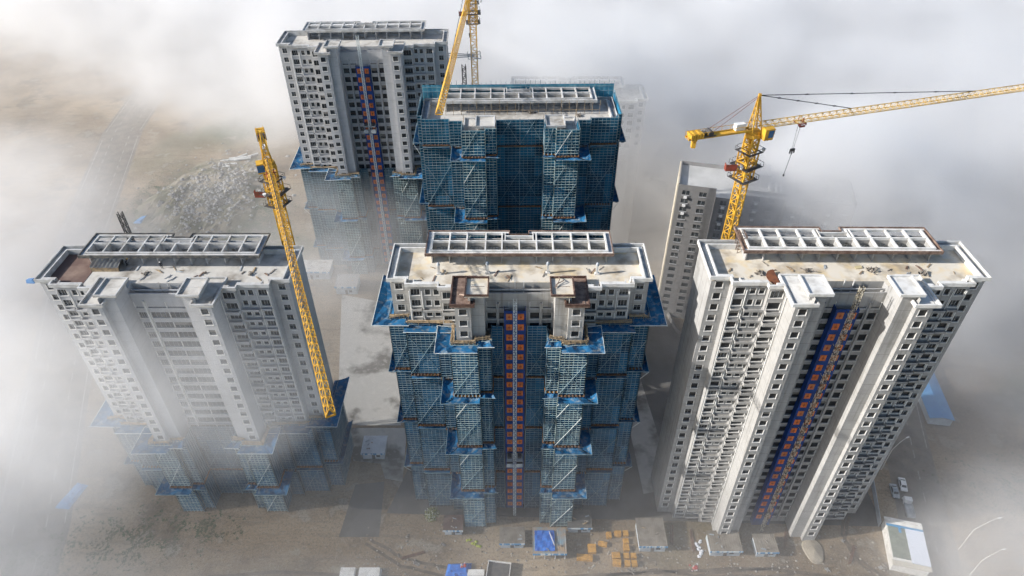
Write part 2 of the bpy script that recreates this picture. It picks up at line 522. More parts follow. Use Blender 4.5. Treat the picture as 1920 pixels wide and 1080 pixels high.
    for s in (-1, 1):
        xa, xb = sorted((s * 18.6, s * 18.26)); Bm.box(xa, xb, 6.74, 12.86, zp - .6, zp)
        xa, xb = sorted((s * 3.1, s * 2.9)); Bm.box(xa, xb, 10.2, 12.86, zp - .61, zp + .003)
    Bm.box(-18.26, 18.26, 9.9, 10.2, zp - .6, zp - .004)
    XS = [18.26 * q for q in (-.81, -.61, -.39, -.2, 0, .2, .39, .61, .81)]
    for x in XS:
        Bm.box(x - .15, x + .15, 6.74, 9.9, zp - .6, zp - .008)
        if abs(x) > 3:
            Bm.box(x - .15, x + .15, 10.2, 12.86, zp - .6, zp - .008)
    Bm.build('beam', trim, pg)
    for x in [-18.43] + XS + [18.43]:
        F = MB(); F.box(x - .11, x + .11, 6.9, 11.5, zr, zp - .6); F.build('fin_wall', wall, pg)
    F = MB()   # cross wall with an opening in each bay
    xs = [-18.32] + XS + [18.32]
    for a, b in zip(xs, xs[1:]):
        a += .11; b -= .11
        F.box(a, b, 9.95, 10.15, zr, zr + .5)
        F.box(a, b, 9.95, 10.15, zr + 2.1, zp - .6)
        F.box(a, a + .6, 9.95, 10.15, zr + .5, zr + 2.1)
        F.box(b - .6, b, 9.95, 10.15, zr + .5, zr + 2.1)
    F.build('cross_wall', wall, pg)
    F = MB(); F.box(-18.5, 18.5, 11.5, 11.75, zr, zp - .62); F.build('back_wall', wall, pg)
    if not simple:
        for a, b in zip(xs, xs[1:]):   # window frames standing in the openings
            mid = (a + b) / 2; hw = (b - a) / 2 - .75
            F = MB()
            for i in range(4):
                xx = mid - hw + 2 * hw * i / 3
                F.box(xx - .05, xx + .05, 10.0, 10.1, zr + .5, zr + 2.1)
            F.box(mid - hw, mid + hw, 9.99, 10.11, zr + 1.25, zr + 1.33)
            F.build('window_frame', FRAME if wall is not WHITE_WALL else SILL, pg)
    # windows, nearest first; past a hundred the rest become one part
    allw = []
    for (sg, xc, w, h, sill, kind) in cols:
        y = SEG[sg][2]
        for s in (-1, 1):
            for zf in floors:
                if sg == 'R' and zf > zt - 5.0:
                    continue
                if zf + sill < 0.1 or zf + sill + h > ztop[sg] - .05:
                    continue
                if hoist_x is not None and sg == 'R' and abs(s * -xc * -1 - hoist_x) < 1.6 and False:
                    continue
                X_ = s * xc * -1
                p = Vector((cx + X_, cy + y, zf)) - Vector((0, 0, CAM_Z))
                allw.append((w * h / p.length_squared, X_, y, zf + sill, kind, w, h))
    allw.sort(reverse=True)
    rest = MB()
    for i, (_, x, y, z, kind, w, h) in enumerate(allw):
        src = window_mesh(kind, w, h, glass, vr.choice((0, 0, 0, 1, 1, 2, 3) if glass else (0, 0, 0, 0, 1, 1, 2)))
        if i < 100:
            dup(src, T, (x, y, z))
        else:
            k = len(rest.v)
            me = src.data
            rest.v += [(v.co.x + x, v.co.y + y, v.co.z + z) for v in me.vertices]
            for p in me.polygons:
                rest.f.append(tuple(k + q for q in p.vertices)); rest.m.append(p.material_index)
    if rest.v:
        tag(rest.build('windows', [DARKG if glass else DARK, FRAME, SILL, BLIND, DARK], T), kind='stuff')
    # balconies and ledges
    if not simple:
        bal = []
        bl = MB(); bl.box(-1.9, 1.9, -.95, -.003, -.12, 0); bl.box(-1.9, 1.9, -.95, -.83, 0, .48)
        bl.box(-1.9, -1.8, -.83, -.003, 0, .48); bl.box(1.8, 1.9, -.83, -.003, 0, .48)
        bo = bl.build('balcony', wall); COL.objects.unlink(bo)
        b2 = MB(); b2.box(-1.5, 1.5, -1.05, -.003, -.12, 0); b2.box(-1.5, 1.5, -1.05, -.93, 0, .72)
        b2.box(-1.5, -1.4, -.93, -.003, 0, .72); b2.box(1.4, 1.5, -.93, -.003, 0, .72)
        bo2 = b2.build('balcony', wall); COL.objects.unlink(bo2)
        b3 = MB(); b3.box(-1.05, 1.05, -.6, -.003, -.1, 0); b3.box(-1.05, 1.05, -.6, -.5, 0, .4)
        b3.box(-1.05, -.97, -.5, -.003, 0, .4); b3.box(.97, 1.05, -.5, -.003, 0, .4)
        bo3 = b3.build('ledge', wall); COL.objects.unlink(bo3)
        for i, zf in enumerate(floors[1:]):
            for s in (-1, 1):
                bal.append((bo, s * 17.9, -1.4, zf)); bal.append((bo2, s * 14.35, -2.4, zf + .02))
                if i < 50: bal.append((bo3, s * 21.3, -1.4, zf))
        nb = {}
        restb = MB()
        for (src, x, y, z) in bal:
            nb[src.data.name] = nb.get(src.data.name, 0) + 1
            if sum(v for k, v in nb.items() if k.startswith(src.data.name.split('.')[0])) <= 100:
                dup(src, T, (x, y, z))
            else:
                k = len(restb.v)
                restb.v += [(v.co.x + x, v.co.y + y, v.co.z + z) for v in src.data.vertices]
                for p in src.data.polygons:
                    restb.f.append(tuple(k + q for q in p.vertices)); restb.m.append(0)
        if restb.v:
            tag(restb.build('balconies', wall, T), kind='stuff')
        for s in (-1, 1):   # drain pipes
            for x, y in ((22.5, -1.4), (19.95, -1.4), (13.0, -3.5)):
                pb = MB(); pb.tube((s * x, y - .1, max(zvis, 1)), (s * x, y - .1, zt - 2.2), .09, n=6); pb.build('drain_pipe', PIPE, T)
    return T


# ------------------------------------------------------------------ scaffolds
FACE_LINES = {   # left half; each a chain of points (x, y)
    'end': [(-27.8, 12.6), (-27.8, -.7)],
    'outer': [(-27.8, -.7), (-24.0, -.7), (-24.0, -2.6)],
    'wing': [(-24.0, -2.6), (-17.2, -2.6), (-17.2, -3.7), (-14.0, -3.7)],
    'bay_side': [(-14.0, -3.7), (-14.0, -8.9)],
    'bay': [(-14.0, -8.9), (-8.45, -8.9)],
    'inner_bay': [(-8.45, -8.9), (-8.45, -7.8), (-5.8, -7.8)],
    'recess': [(-5.8, -7.8), (-5.8, -3.3), (-3.5, -3.3)],
}


def scaffold(cx, cy, yaw, label, stages, cap_fan, net=NET, hoist=True, back_top=None, seed=1, XO=26.6, sx=1.0):
    rng = random.Random(seed)
    E = XO + 1.2
    FACES = dict(FACE_LINES)
    FACES['end'] = [(-E, 12.6), (-E, -.7)]; FACES['outer'] = [(-E, -.7), (-24.0, -.7), (-24.0, -2.6)]
    T = thing('scaffolding', label, 'scaffolding', (cx, cy, 0), yaw, group='blue netted scaffolds round the towers')
    T.scale = (sx, 1, 1)
    for (z0, z1) in stages:
        for name, pts in FACES.items():
            for s in (-1, 1):
                chain = [(p[0] * (-s), p[1]) for p in pts]
                if name == 'recess' and not hoist:
                    chain[-1] = (0.02 * s, chain[-1][1])
                elif name == 'recess':
                    chain[-1] = ((1.75 if s > 0 else -3.5), chain[-1][1])
                L, N = MB(), MB()
                for (xa, ya), (xb, yb) in zip(chain, chain[1:]):
                    dx, dy = xb - xa, yb - ya
                    ln = math.hypot(dx, dy)
                    # outward normal: away from the tower (towards -y, or away from x = 0)
                    nx, ny = dy / ln, -dx / ln
                    if s > 0: nx, ny = -nx, -ny
                    k = 0.22
                    N.quad((xa - nx * k, ya - ny * k, z0), (xb - nx * k, yb - ny * k, z0), (xb - nx * k, yb - ny * k, z1), (xa - nx * k, ya - ny * k, z1))
                    n = max(1, round(ln / .95))
                    for i in range(n + 1):
                        x, y = xa + dx * i / n, ya + dy * i / n
                        big = i in (0, n)
                        L.bar((x, y, z0 + rng.uniform(-.2, .2)), (x, y, z1 + rng.uniform(-.1, .5)), .13 if big else .07)
                    m = max(1, round((z1 - z0) / .725))
                    for j in range(1, m + 1):
                        z = z0 + (z1 - z0) * j / m
                        L.bar((xa + nx * .06, ya + ny * .06, z), (xb + nx * .06, yb + ny * .06, z), .085)
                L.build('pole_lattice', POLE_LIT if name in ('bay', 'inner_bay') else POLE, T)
                N.build('safety_net', net, T)
                # scissor braces
                if name in ('bay', 'wing', 'outer', 'recess', 'inner_bay'):
                    (xa, ya), (xb, yb) = (chain[0], chain[1]) if name != 'inner_bay' and name != 'recess' else (chain[1], chain[2])
                    if xa > xb: xa, xb, ya, yb = xb, xa, yb, ya
                    dx = xb - xa
                    if dx > 1.5:
                        z = z0 + .4
                        up = True
                        hgt = max(dx * 1.75, 8.4)
                        while z + hgt * .55 < z1:
                            zz = min(z + hgt, z1 - .1)
                            B = MB(); fr = (zz - z) / hgt
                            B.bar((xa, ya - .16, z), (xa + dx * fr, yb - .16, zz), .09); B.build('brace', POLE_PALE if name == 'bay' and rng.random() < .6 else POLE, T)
                            B = MB(); B.bar((xb, yb - .1, z), (xb - dx * fr, ya - .1, zz), .075); B.build('brace', POLE, T)
                            z = zz + (.2 if name == 'bay' else 99)
                # orange toe board with beam ends along the stage foot
                if z0 > 3 and name != 'end':
                    Bo = MB()
                    for (xa, ya), (xb, yb) in zip(chain, chain[1:]):
                        ln = math.hypot(xb - xa, yb - ya)
                        if ln < 2: continue
                        Bo.bar((xa, ya - .12, z0 - .05), (xb, yb - .12, z0 - .05), .5, h=.16)
                        n = int(ln / .75)
                        for i in range(n + 1):
                            t = i / max(n, 1); x, y = xa + (xb - xa) * t, ya + (yb - ya) * t
                            if abs(yb - ya) < .01: Bo.box(x - .1, x + .1, y - .62, y + .1, z0 + .06, z0 + .26, 1)
                    if Bo.v: Bo.build('toe_board', [BOARD, BROWN_EDGE if rng.random() < .75 else POLE], T)
    # catch fans under every stage and round the top
    o = 3.0
    for z in [st[0] for st in stages if st[0] > 3] + [cap_fan]:
        if z is None: continue
        for s in (-1, 1):
            top = z == cap_fan
            o = 3.0 if top else 2.8
            k = 1.0 if top else 0.0          # the top fan reaches in to the wall
            zi, zo = z - .35, z + .25
            F = {
                'end': [(-E + k, 12.6), (-E + k, -.7 - 0), (-E - o, -.7 - o), (-E - o, 12.6 + 1)],
                'outer': [(-E, -.7 + k), (-23.0, -.7 + k), (-23.0, -.7 - o), (-E - o, -.7 - o)],
                'wing': [(-24.0, -2.6 + k), (-14.0, -2.6 + k), (-14.0, -2.6 - o), (-24.0, -2.6 - o)],
                'bay_side': [(-14.0 + k, -3.7), (-14.0 + k, -8.9), (-14.0 - o, -8.9 - o), (-14.0 - o, -3.7)],
                'bay': [(-14.0, -8.9 + k), (-8.45, -8.9 + k), (-8.45, -8.9 - o), (-14.0 - o, -8.9 - o)],
                'inner_bay': [(-8.45, -7.8 + k), (-5.8, -7.8 + k), (-5.0, -7.8 - o + .4), (-8.45, -7.8 - o + .4)],
            }
            dz = {'end': 0, 'outer': .03, 'wing': -.16, 'bay_side': .12, 'bay': .08, 'inner_bay': .2}
            for name, q in F.items():
                if not top and name in ('end', 'outer', 'wing'):
                    q = [q[0], q[1], tuple(Vector(q[1]).lerp(Vector(q[2]), .5)), tuple(Vector(q[0]).lerp(Vector(q[3]), .5))]
                mb = MB()
                jit = rng.uniform(-.12, .12)
                pz = [zi, zi, zo + jit, zo - jit]
                pp = [(x * (-s), y, h + dz[name]) for (x, y), h in zip(q, pz)]
                # sagging sheet: subdivide a little
                n = 6
                A, B_, C, D = [Vector(t) for t in pp]
                for i in range(n):
                    for j in range(3):
                        def at(u, v):
                            e = A.lerp(B_, u); f = D.lerp(C, u); w = e.lerp(f, v)
                            w.z -= .4 * math.sin(math.pi * v) * (1 + .6 * math.sin(9 * u + z)) + .3 * mnoise.noise(w * .45) * min(1, 6 * u, 6 - 6 * u); return w
                        mb.quad(at(i / n, j / 3), at((i + 1) / n, j / 3), at((i + 1) / n, (j + 1) / 3), at(i / n, (j + 1) / 3))
                fan = mb.build('catch_net', FAN, T)
                e = MB(); e.bar(C + Vector((0, 0, .06)), D + Vector((0, 0, .06)), .09)
                if name == 'bay_side': e.bar(D + Vector((0, 0, .06)), A + Vector((0, 0, .06)), .1)
                e.build('edge_pole', POLE_PALE if top else POLE, fan)
                if rng.random() < .5 and name in ('bay', 'wing', 'end'):
                    st = MB(); dn = Vector((0, 0, -3.2)); st.bar(C, B_ + dn, .1); st.build('strut', POLE_PALE, fan)
    if cap_fan is not None and back_top is None:   # timber edge platform round the top
        for s in (-1, 1):
            for a, b in (((-E + .5, -.5), (-23.4, -.5)), ((-23.4, -2.3), (-14.3, -2.9)), ((-13.6, -8.6), (-9.0, -8.6)), ((-13.7, -8.5), (-13.7, -3.4)), ((-8.9, -7.5), (-6.1, -7.3))):
                mb = MB()
                xa, xb = a[0] * (-s), b[0] * (-s)
                for _ in range(9):
                    q = [rng.uniform(-.45, .45) for _ in range(6)]
                    mb.bar((xa + q[0], a[1] + q[1], cap_fan + .1 + abs(q[4])), (xb + q[2], b[1] + q[3], cap_fan + .1 + abs(q[5]) * 1.6), rng.choice((.08, .12, .3)), h=.09)
                for i in range(5):
                    t = i / 4; mb.bar((xa + (xb - xa) * t, a[1] + (b[1] - a[1]) * t - .3, cap_fan - .4), (xa + (xb - xa) * t, a[1] + (b[1] - a[1]) * t - .3, cap_fan + 1.3), .1)
                mb.build('edge_platform', BAMBOO, T)
    if back_top is not None:
        L = MB()
        for i in range(22):
            x = -20.4 + 40.8 * i / 21
            L.bar((x, 4.9, back_top - 6), (x + rng.uniform(-.1, .1), 4.9, back_top - 1.2 + rng.uniform(-.6, .9)), .1)
        for z in (back_top - 4.9, back_top - 3.2): L.bar((-20.4, 4.86, z), (20.4, 4.86, z), .09)
        for s in (-1, 1):
            for (x, y) in ((13.9, -8.5), (13.9, .9), (8.6, -8.5), (5.9, -7.2), (5.9, -1.0), (10.9, -1.0)):
                L.bar((s * x, y, back_top - 7), (s * x, y, back_top - 2.2 + rng.uniform(-.5, .8)), .12)
            L.bar((s * 13.9, -8.5, back_top - 3.6), (s * 13.9, .9, back_top - 3.6), .1); L.bar((s * 5.9, -7.2, back_top - 2.7), (s * 5.9, -1.0, back_top - 2.7), .1)
        L.build('roof_poles', BAMBOO, T)
        L = MB()
        for _ in range(46):
            x, y = rng.uniform(-19, 19), rng.uniform(2.6, 5.2); a = rng.uniform(-.3, .3); q = rng.uniform(.8, 2.2)
            L.bar((x - q, y - q * a, back_top - 5.6 + rng.uniform(0, .5)), (x + q, y + q * a, back_top - 5.6 + rng.uniform(0, .5)), rng.choice((.15, .25)), h=.08)
        L.build('loose_boards', BROWN_EDGE, T)
        mb = MB(); L = MB()
        mb.quad((-(E - .2), 13.4, 20), ((E - .2), 13.4, 20), ((E - .2), 13.4, back_top), (-(E - .2), 13.4, back_top))
        for s in (-1, 1):
            mb.quad((s * E, -.5, stages[0][1]), (s * E, 13.3, stages[0][1]), (s * E, 13.3, back_top - 1.6), (s * E, -.5, back_top - 2.9))
        for i in range(40):
            x = -(E - .2) + 2 * (E - .2) * i / 39
            L.bar((x, 13.3, back_top - 6), (x, 13.3, back_top + rng.uniform(.4, 1.3)), .08)
        for z in (back_top - 1.8, back_top - .6):
            L.bar((-(E - .2), 13.3, z), ((E - .2), 13.3, z), .08)
        mb.build('roof_edge_net', mat('bright_edge_net', (0.11, .36, .47), .8, (.05, .24, .36), .5, var2=(.03, .14, .22), scale2=.4), T)
        L.build('roof_edge_rail', POLE, T)
    return T


def hoist(cx, cy, yaw, x0, ztop, label, mast_top, y_mast=-5.2, cages=True, cage_z=22.0):
    T = thing('construction_hoist', label, 'hoist', (cx, cy, 0), yaw, group='blue hoist shafts on the towers')
    B = MB(); B.box(x0 - 2.25, x0 + 2.25, -3.75, -3.6, 1.0, ztop)
    B.box(x0 - 2.25, x0 - 2.15, -3.6, -2.1, 1.0, ztop); B.box(x0 + 2.15, x0 + 2.25, -3.6, -2.1, 1.0, ztop)
    B.build('sheeting', HOIST_BLUE, T)
    d = MB(); d.box(-.64, .64, -.1, 0, 0, 1.6, 0); d.box(-.04, .04, -.13, -.1, 0.1, 1.5, 1); d.box(-.25, .25, -.14, -.101, .55, .95, 1)
    src = d.build('landing_door', [ORANGE, mat('door_latch', (.32, .07, .03), .6)]); COL.objects.unlink(src)
    z = ztop - 2.3
    while z > 1.5:
        for s in (-1, 1):
            dup(src, T, (x0 + s * 1.2, -3.751, z))
        z -= FH
    M = MB(); w = .34
    z = 0.0
    cs = [(x0 + a * w, y_mast + b * w) for a, b in ((-1, -1), (1, -1), (1, 1), (-1, 1))]
    for (x, y) in cs:
        M.bar((x, y, 0), (x, y, mast_top), .09)
    k = 0
    while z < mast_top - .7:
        for i in range(4):
            a, b = cs[i], cs[(i + 1) % 4]
            M.bar((*a, z), (*b, z), .05)
            if (k + i) % 2: M.bar((*a, z), (*b, z + .75), .045)
            else: M.bar((*b, z), (*a, z + .75), .045)
        z += .75; k += 1
    z = 6.0
    while z < mast_top - 3:
        M.bar((x0 - .3, y_mast, z), (x0 - .3, -3.7, z), .1); M.bar((x0 + .3, y_mast, z), (x0 + .3, -3.7, z), .1); z += 8.7
    M.build('mast', MASTM if 'bare' in label else POLE_PALE, T)
    if cages:
        for s in (-1, 1):
            c = MB()
            xa, xb = sorted((x0 + s * .45, x0 + s * 2.0))
            c.box(xa, xb, y_mast - 1.4, y_mast + 1.0, cage_z, cage_z + .15, 0)
            for x in (xa, xb - .1):
                c.box(x, x + .1, y_mast - 1.4, y_mast + 1.0, cage_z + .15, cage_z + 1.2, 1)
                for y in (y_mast - 1.4, y_mast + .9):
                    c.box(x, x + .1, y, y + .1, cage_z + 1.2, cage_z + 2.4, 0)
            c.box(xa + .1, xb - .1, y_mast - 1.4, y_mast - 1.3, cage_z + .15, cage_z + 1.5, 1)
            c.box(xa, xb, y_mast - 1.4, y_mast + 1.0, cage_z + 2.4, cage_z + 2.5, 2)
            c.build('hoist_cage', [STEEL, GUTTER, mat('cage_roof', (.35, .37, .38), .6)], T)
            c = MB(); c.box(xa + .3, xb - .3, y_mast - .6, y_mast + .6, cage_z + 2.5, cage_z + 3.2); c.build('motor', STEEL, T)
    return T


# ------------------------------------------------------------------ cranes
def lattice_box(mb, p, q, w, h, step, chord, web, up=Vector((0, 0, 1)), m=0, tri=False):
    """square (or triangular) lattice girder from p to q"""
    p, q = Vector(p), Vector(q)
    d = q - p; L = d.length; d.normalize()
    a = d.cross(up).normalized()
    b = a.cross(d).normalized()
    if tri:
        offs = [a * (-w / 2), a * (w / 2), b * h]
    else:
        offs = [a * (-w / 2) - b * (h / 2), a * (w / 2) - b * (h / 2), a * (w / 2) + b * (h / 2), a * (-w / 2) + b * (h / 2)]
    n = max(1, round(L / step)); st = L / n
    for o in offs:
        mb.bar(p + o, q + o, chord, m)
    k = len(offs)
    for i in range(n):
        e, f = p + d * (st * i), p + d * (st * (i + 1))
        for j in range(k):
            o1, o2 = offs[j], offs[(j + 1) % k]
            if tri and j == 0:
                mb.bar(e + o1, e + o2, web, m)
                mb.bar(e + o1, f + o2, web, m)
                continue
            if tri:
                mid = (e + f) / 2
                base, apex = (o1, o2) if j == 1 else (o2, o1)
                mb.bar(e + base, mid + apex, web, m); mb.bar(mid + apex, f + base, web, m)
                continue
            mb.bar(e + o1, e + o2, web, m)
            if (i + j) % 2: mb.bar(e + o1, f + o2, web, m)
            else: mb.bar(e + o2, f + o1, web, m)


def crane(x, y, zs, az, jib_len, label, mast_yaw=.3, counter=14.5, apex=8.0, trolley_at=8.5, hook_drop=5.0, rope_tail=True, ties=None, z_base=0.0, jib_w=1.2, jib_h=1.25, mw=1.8, jm=YEL):
    T = thing('tower_crane', label, 'crane', (x, y, 0), 0, group='yellow tower cranes among the towers')
    d = Vector((math.cos(az), math.sin(az), 0)); n = Vector((-d.y, d.x, 0)); Z = Vector((0, 0, 1))
    up = Vector((math.cos(mast_yaw), math.sin(mast_yaw), 0))
    M = MB(); lattice_box(M, (0, 0, z_base), (0, 0, zs - 1.2), mw, mw, 1.9, .26, .14, up=up)
    mast = M.build('mast', YEL, T)
    # climbing frame with platforms
    C = MB(); lattice_box(C, (0, 0, zs - 11), (0, 0, zs - 4.6), mw + .9, mw + .9, 2.1, .24, .15, up=up)
    fr = C.build('climbing_frame', YEL, T)
    a = up; b = Vector((-up.y, up.x, 0))
    for zz, ex in ((zs - 10.6, .7), (zs - 7.6, .9), (zs - 4.5, .5)):
        pl = MB(); r0 = mw / 2 + .55
        for (u, v) in ((a, b), (b, -a), (-a, -b), (-b, a)):
            c0 = u * (r0 + ex / 2)
            P = [c0 - v * (r0 + ex) - u * ex / 2, c0 + v * (r0) - u * ex / 2, c0 + v * (r0) + u * ex / 2, c0 - v * (r0 + ex) + u * ex / 2]
            pl.hexa([q + Z * zz for q in P] + [q + Z * (zz + .08) for q in P])
            e1, e2 = P[3] + Z * (zz + 1.0), P[2] + Z * (zz + 1.0)
            pl.bar(e1, e2, .07); pl.bar(P[3] + Z * zz, e1, .07); pl.bar(P[2] + Z * zz, e2, .07)
        pl.build('platform', STEEL, fr)
    rp = MB(); q = -n * (r0 + 1.9) if az > -.5 else -a * (r0 + 2.0)
    q = Vector((-(r0 + 1.6), -.6, 0))
    rp.box(q.x - 1.2, q.x + 1.0, q.y - .5, q.y + .5, zs - 8.4, zs - 8.3); rp.box(q.x - 1.2, q.x + 1.0, q.y - .55, q.y - .5, zs - 8.3, zs - 6.9); rp.box(q.x - 1.25, q.x - 1.2, q.y - .5, q.y + .5, zs - 8.3, zs - 6.9)
    rp.build('loading_platform', RUST, fr)
    for k in range(3):
        lm = MB(); o = Vector((math.cos(2 + k * 2.1), math.sin(2 + k * 2.1), 0)) * (r0 + 1.3)
        lm.tube(o + Z * (zs - 10.2 + k * 2.9), o + Z * (zs - 9.6 + k * 2.9), .16, .42, 8); lm.build('floodlight', WHITE, fr)
    # slewing ring and turntable
    sl = MB(); sl.tube((0, 0, zs - 1.2), (0, 0, zs - .5), 1.5, n=16); sl.tube((0, 0, zs - .5), (0, 0, zs), 1.25, n=16)
    lattice_box(sl, (0, 0, zs - 4.4), (0, 0, zs - 1.2), mw + .2, mw + .2, 1.6, .26, .16, up=up)
    sl.build('slewing_ring', YEL, T)
    # tower head: four legs leaning to a point
    H = MB(); tip = Z * (zs + apex) - d * .6
    base = [d * 1.0 + n * .9, d * 1.0 - n * .9, -d * 1.0 - n * .9, -d * 1.0 + n * .9]
    lv = [[(Z * zs + q).lerp(tip + q.normalized() * .18, t) for q in base] for t in (0, .25, .47, .67, .84, 1)]
    for l0, l1 in zip(lv, lv[1:]):
        for i in range(4):
            j = (i + 1) % 4
            H.bar(l0[i], l1[i], .2); H.bar(l0[i], l0[j], .11); H.bar(l0[i], l1[j], .1)
    H.box(-.35, .35, -.35, .35, zs + apex, zs + apex + .35) if False else None
    H.bar(tip - Z * .1, tip + Z * .5, .5)
    H.build('tower_head', YEL, T)
    # jib: triangular girder
    J = MB()
    j0 = d * 1.2 + Z * (zs + .5); j1 = d * jib_len + Z * (zs + .5)
    lattice_box(J, j0, j1, jib_w, jib_h, 1.6, .14, .085, tri=True)
    for w in (-1, 1):
        J.bar(j1 + n * w * jib_w / 2 - Z * .3, j1 + Z * jib_h * .9, .14)
    J.bar(j1 - n * jib_w / 2 - Z * .3, j1 + n * jib_w / 2 - Z * .3, .2)
    J.build('jib', jm, T)
    # counter jib: deck with rails
    K = MB(); k1 = -d * counter + Z * (zs + .35); k0 = -d * 1.0 + Z * (zs + .35)
    for w in (-1, 1):
        K.bar(k0 + n * w * .7, k1 + n * w * .7, .22, h=.4)
        K.bar(k0 + n * w * .78 + Z * 1.05, k1 + n * w * .78 + Z * 1.05, .07)
        for i in range(8):
            c = k0.lerp(k1, i / 7) + n * w * .78; K.bar(c, c + Z * 1.05, .06)
    for i in range(12):
        c = k0.lerp(k1, i / 11); K.bar(c - n * .7, c + n * .7, .1)
    dk0, dk1 = k0.lerp(k1, .05) - Z * .02, k1.lerp(k0, .02) - Z * .02
    K.hexa([dk0 - n * .55, dk0 + n * .55, dk1 + n * .55, dk1 - n * .55] + [q + Z * .06 for q in (dk0 - n * .55, dk0 + n * .55, dk1 + n * .55, dk1 - n * .55)])
    K.build('counter_jib', YEL, T)
    W = MB()
    for i in range(5):
        c = -d * (counter - .6 - i * .55) + Z * (zs + .5)
        hw, hl = 1.0, .2
        P = [c - n * hw - d * hl, c + n * hw - d * hl, c + n * hw + d * hl, c - n * hw + d * hl]
        W.hexa([q - Z * .25 for q in P] + [q + Z * (.75 + .12 * (i % 2)) for q in P])
    c = -d * (counter - 1.3) + Z * zs; W.bar(c - n * 1.0, c + n * 1.0, .9, h=.25); W.bar(c - Z * .3 - n * .5, c - Z * 1.5 - n * .5, .8)
    W.build('counterweight', YEL, T)
    wi = MB(); c = -d * (counter - 4.6) + Z * (zs + 1.0)
    wi.tube(c - n * .8, c + n * .8, .55, n=10); wi.tube(c - n * .5 - d * 1.2 - Z * .1, c + n * .6 - d * 1.2 - Z * .1, .38, n=8)
    wi.bar(c - n * .9 - Z * .45 - d * 1.6, c - n * .9 - Z * .45 + d, .2); wi.bar(c + n * .9 - Z * .45 - d * 1.6, c + n * .9 - Z * .45 + d, .2)
    wi.build('winch', STEEL, T)
    eb = MB(); c = -d * 3.4 + Z * (zs + .55) + n * .1
    P = [c - n * .5 - d * 1.0, c + n * .5 - d * 1.0, c + n * .5 + d * 1.0, c - n * .5 + d * 1.0]
    eb.hexa(P + [q + Z * 1.3 for q in P]); eb.build('control_cabinet', WHITE, T)
    # cab hung beside the head
    cb = MB(); side = -n
    c = d * 1.9 + side * 1.65 + Z * (zs - 1.3)
    P = [c - d * .95 - side * .72, c + d * .95 - side * .72, c + d * .95 + side * .72, c - d * .95 + side * .72]
    lo = [q for q in P]; hi = [q + Z * 2.3 for q in P]; hi[1] += d * .15; hi[2] += d * .15
    cb.hexa(lo + hi, 0)
    cab = cb.build('cab', YEL, T)
    gl = MB()
    fo = [P[1] + d * .02, P[2] + d * .02]
    gl.quad(fo[0] + Z * .35 + d * .02, fo[1] + Z * .35 + d * .02, fo[1] + Z * 2.05 + d * .15, fo[0] + Z * 2.05 + d * .15)
    s0, s1 = P[2] + side * .02, P[3] + side * .02
    gl.quad(s0.lerp(s1, .05) + Z * .5, s0.lerp(s1, .62) + Z * .5, s0.lerp(s1, .62) + Z * 2.0, s0.lerp(s1, .05) + Z * 2.0 + d * .1)
    gl.build('window', CABBLUE, cab)
    # tie rods
    for L_, w in ((.30, 0), (.72, 0)):
        r = MB(); e = d * (jib_len * L_) + Z * (zs + .5 + jib_h)
        r.bar(tip + Z * .2, e, .12)
        for t in (.2, .4, .6, .8):
            r.bar((tip + Z * .2).lerp(e, t) - d * .25, (tip + Z * .2).lerp(e, t) + d * .25, .22)
        r.build('tie_rod', CABLE, T)
    for w in (-1, 1):
        r = MB(); r.bar(tip + Z * .1 + n * w * .15, -d * (counter - 4.8) + n * w * .75 + Z * (zs + 1.3), .06); r.build('tie_rod', RUST, T)
    # trolley, rope and hook
    t0 = d * trolley_at + Z * (zs + .3)
    tr = MB()
    P = [t0 - d * .8 - n * .8, t0 + d * .8 - n * .8, t0 + d * .8 + n * .8, t0 - d * .8 + n * .8]
    for i in range(4):
        tr.bar(P[i], P[(i + 1) % 4], .2); tr.bar(P[i], P[i] - Z * .35, .16)
    tr.bar(P[0] - n * .5, P[3] + n * .4, .14)
    for w in (-1, 1):
        tr.bar(t0 + n * w * .7 + Z * .3, t0 + n * w * .7 + Z * 1.2, .16)
    tr.bar(t0 - n * .8 - d * .6 - Z * .5, t0 - n * .8 + d * .6 - Z * .5, .3)
    tr.build('trolley', RUST, T)
    if hook_drop:
        ro = MB()
        for w in (-1, 1): ro.bar(t0 + d * w * .35, t0 - Z * hook_drop + d * w * .15, .05)
        ro.build('hoist_rope', CABLE, T)
        hk = MB(); c = t0 - Z * (hook_drop + .4)
        hk.bar(c - d * .5 + Z * .4, c + d * .5 + Z * .4, .35, h=.5); hk.bar(c - d * .42 + Z * .4, c - d * .5 - Z * .35, .22); hk.bar(c + d * .42 + Z * .4, c + d * .5 - Z * .35, .22)
        hk.bar(c + Z * .2, c - Z * .6, .2)
        if rope_tail: hk.bar(c - Z * .6, c - Z * 5.2 - d * .4, .07); hk.bar(c - Z * 5.2 - d * .4, c - Z * 5.6 - d * .4, .25)
        hk.build('hook_block', STEEL, T)
    for (zz, tx, ty) in (ties or []):
        tb = MB()
        for o in (-1.6, 0, 1.6):
            tb.bar((0, o * .5, zz), (tx, ty + o * 1.5, zz - .5), .22)
        lattice_box(tb, (0, 0, zz - .4), (0, 0, zz + .6), mw + 2.2, mw + 2.2, 1.0, .24, .16, up=up)
        tb.build('wall_tie', GUTTER, T)
    return T


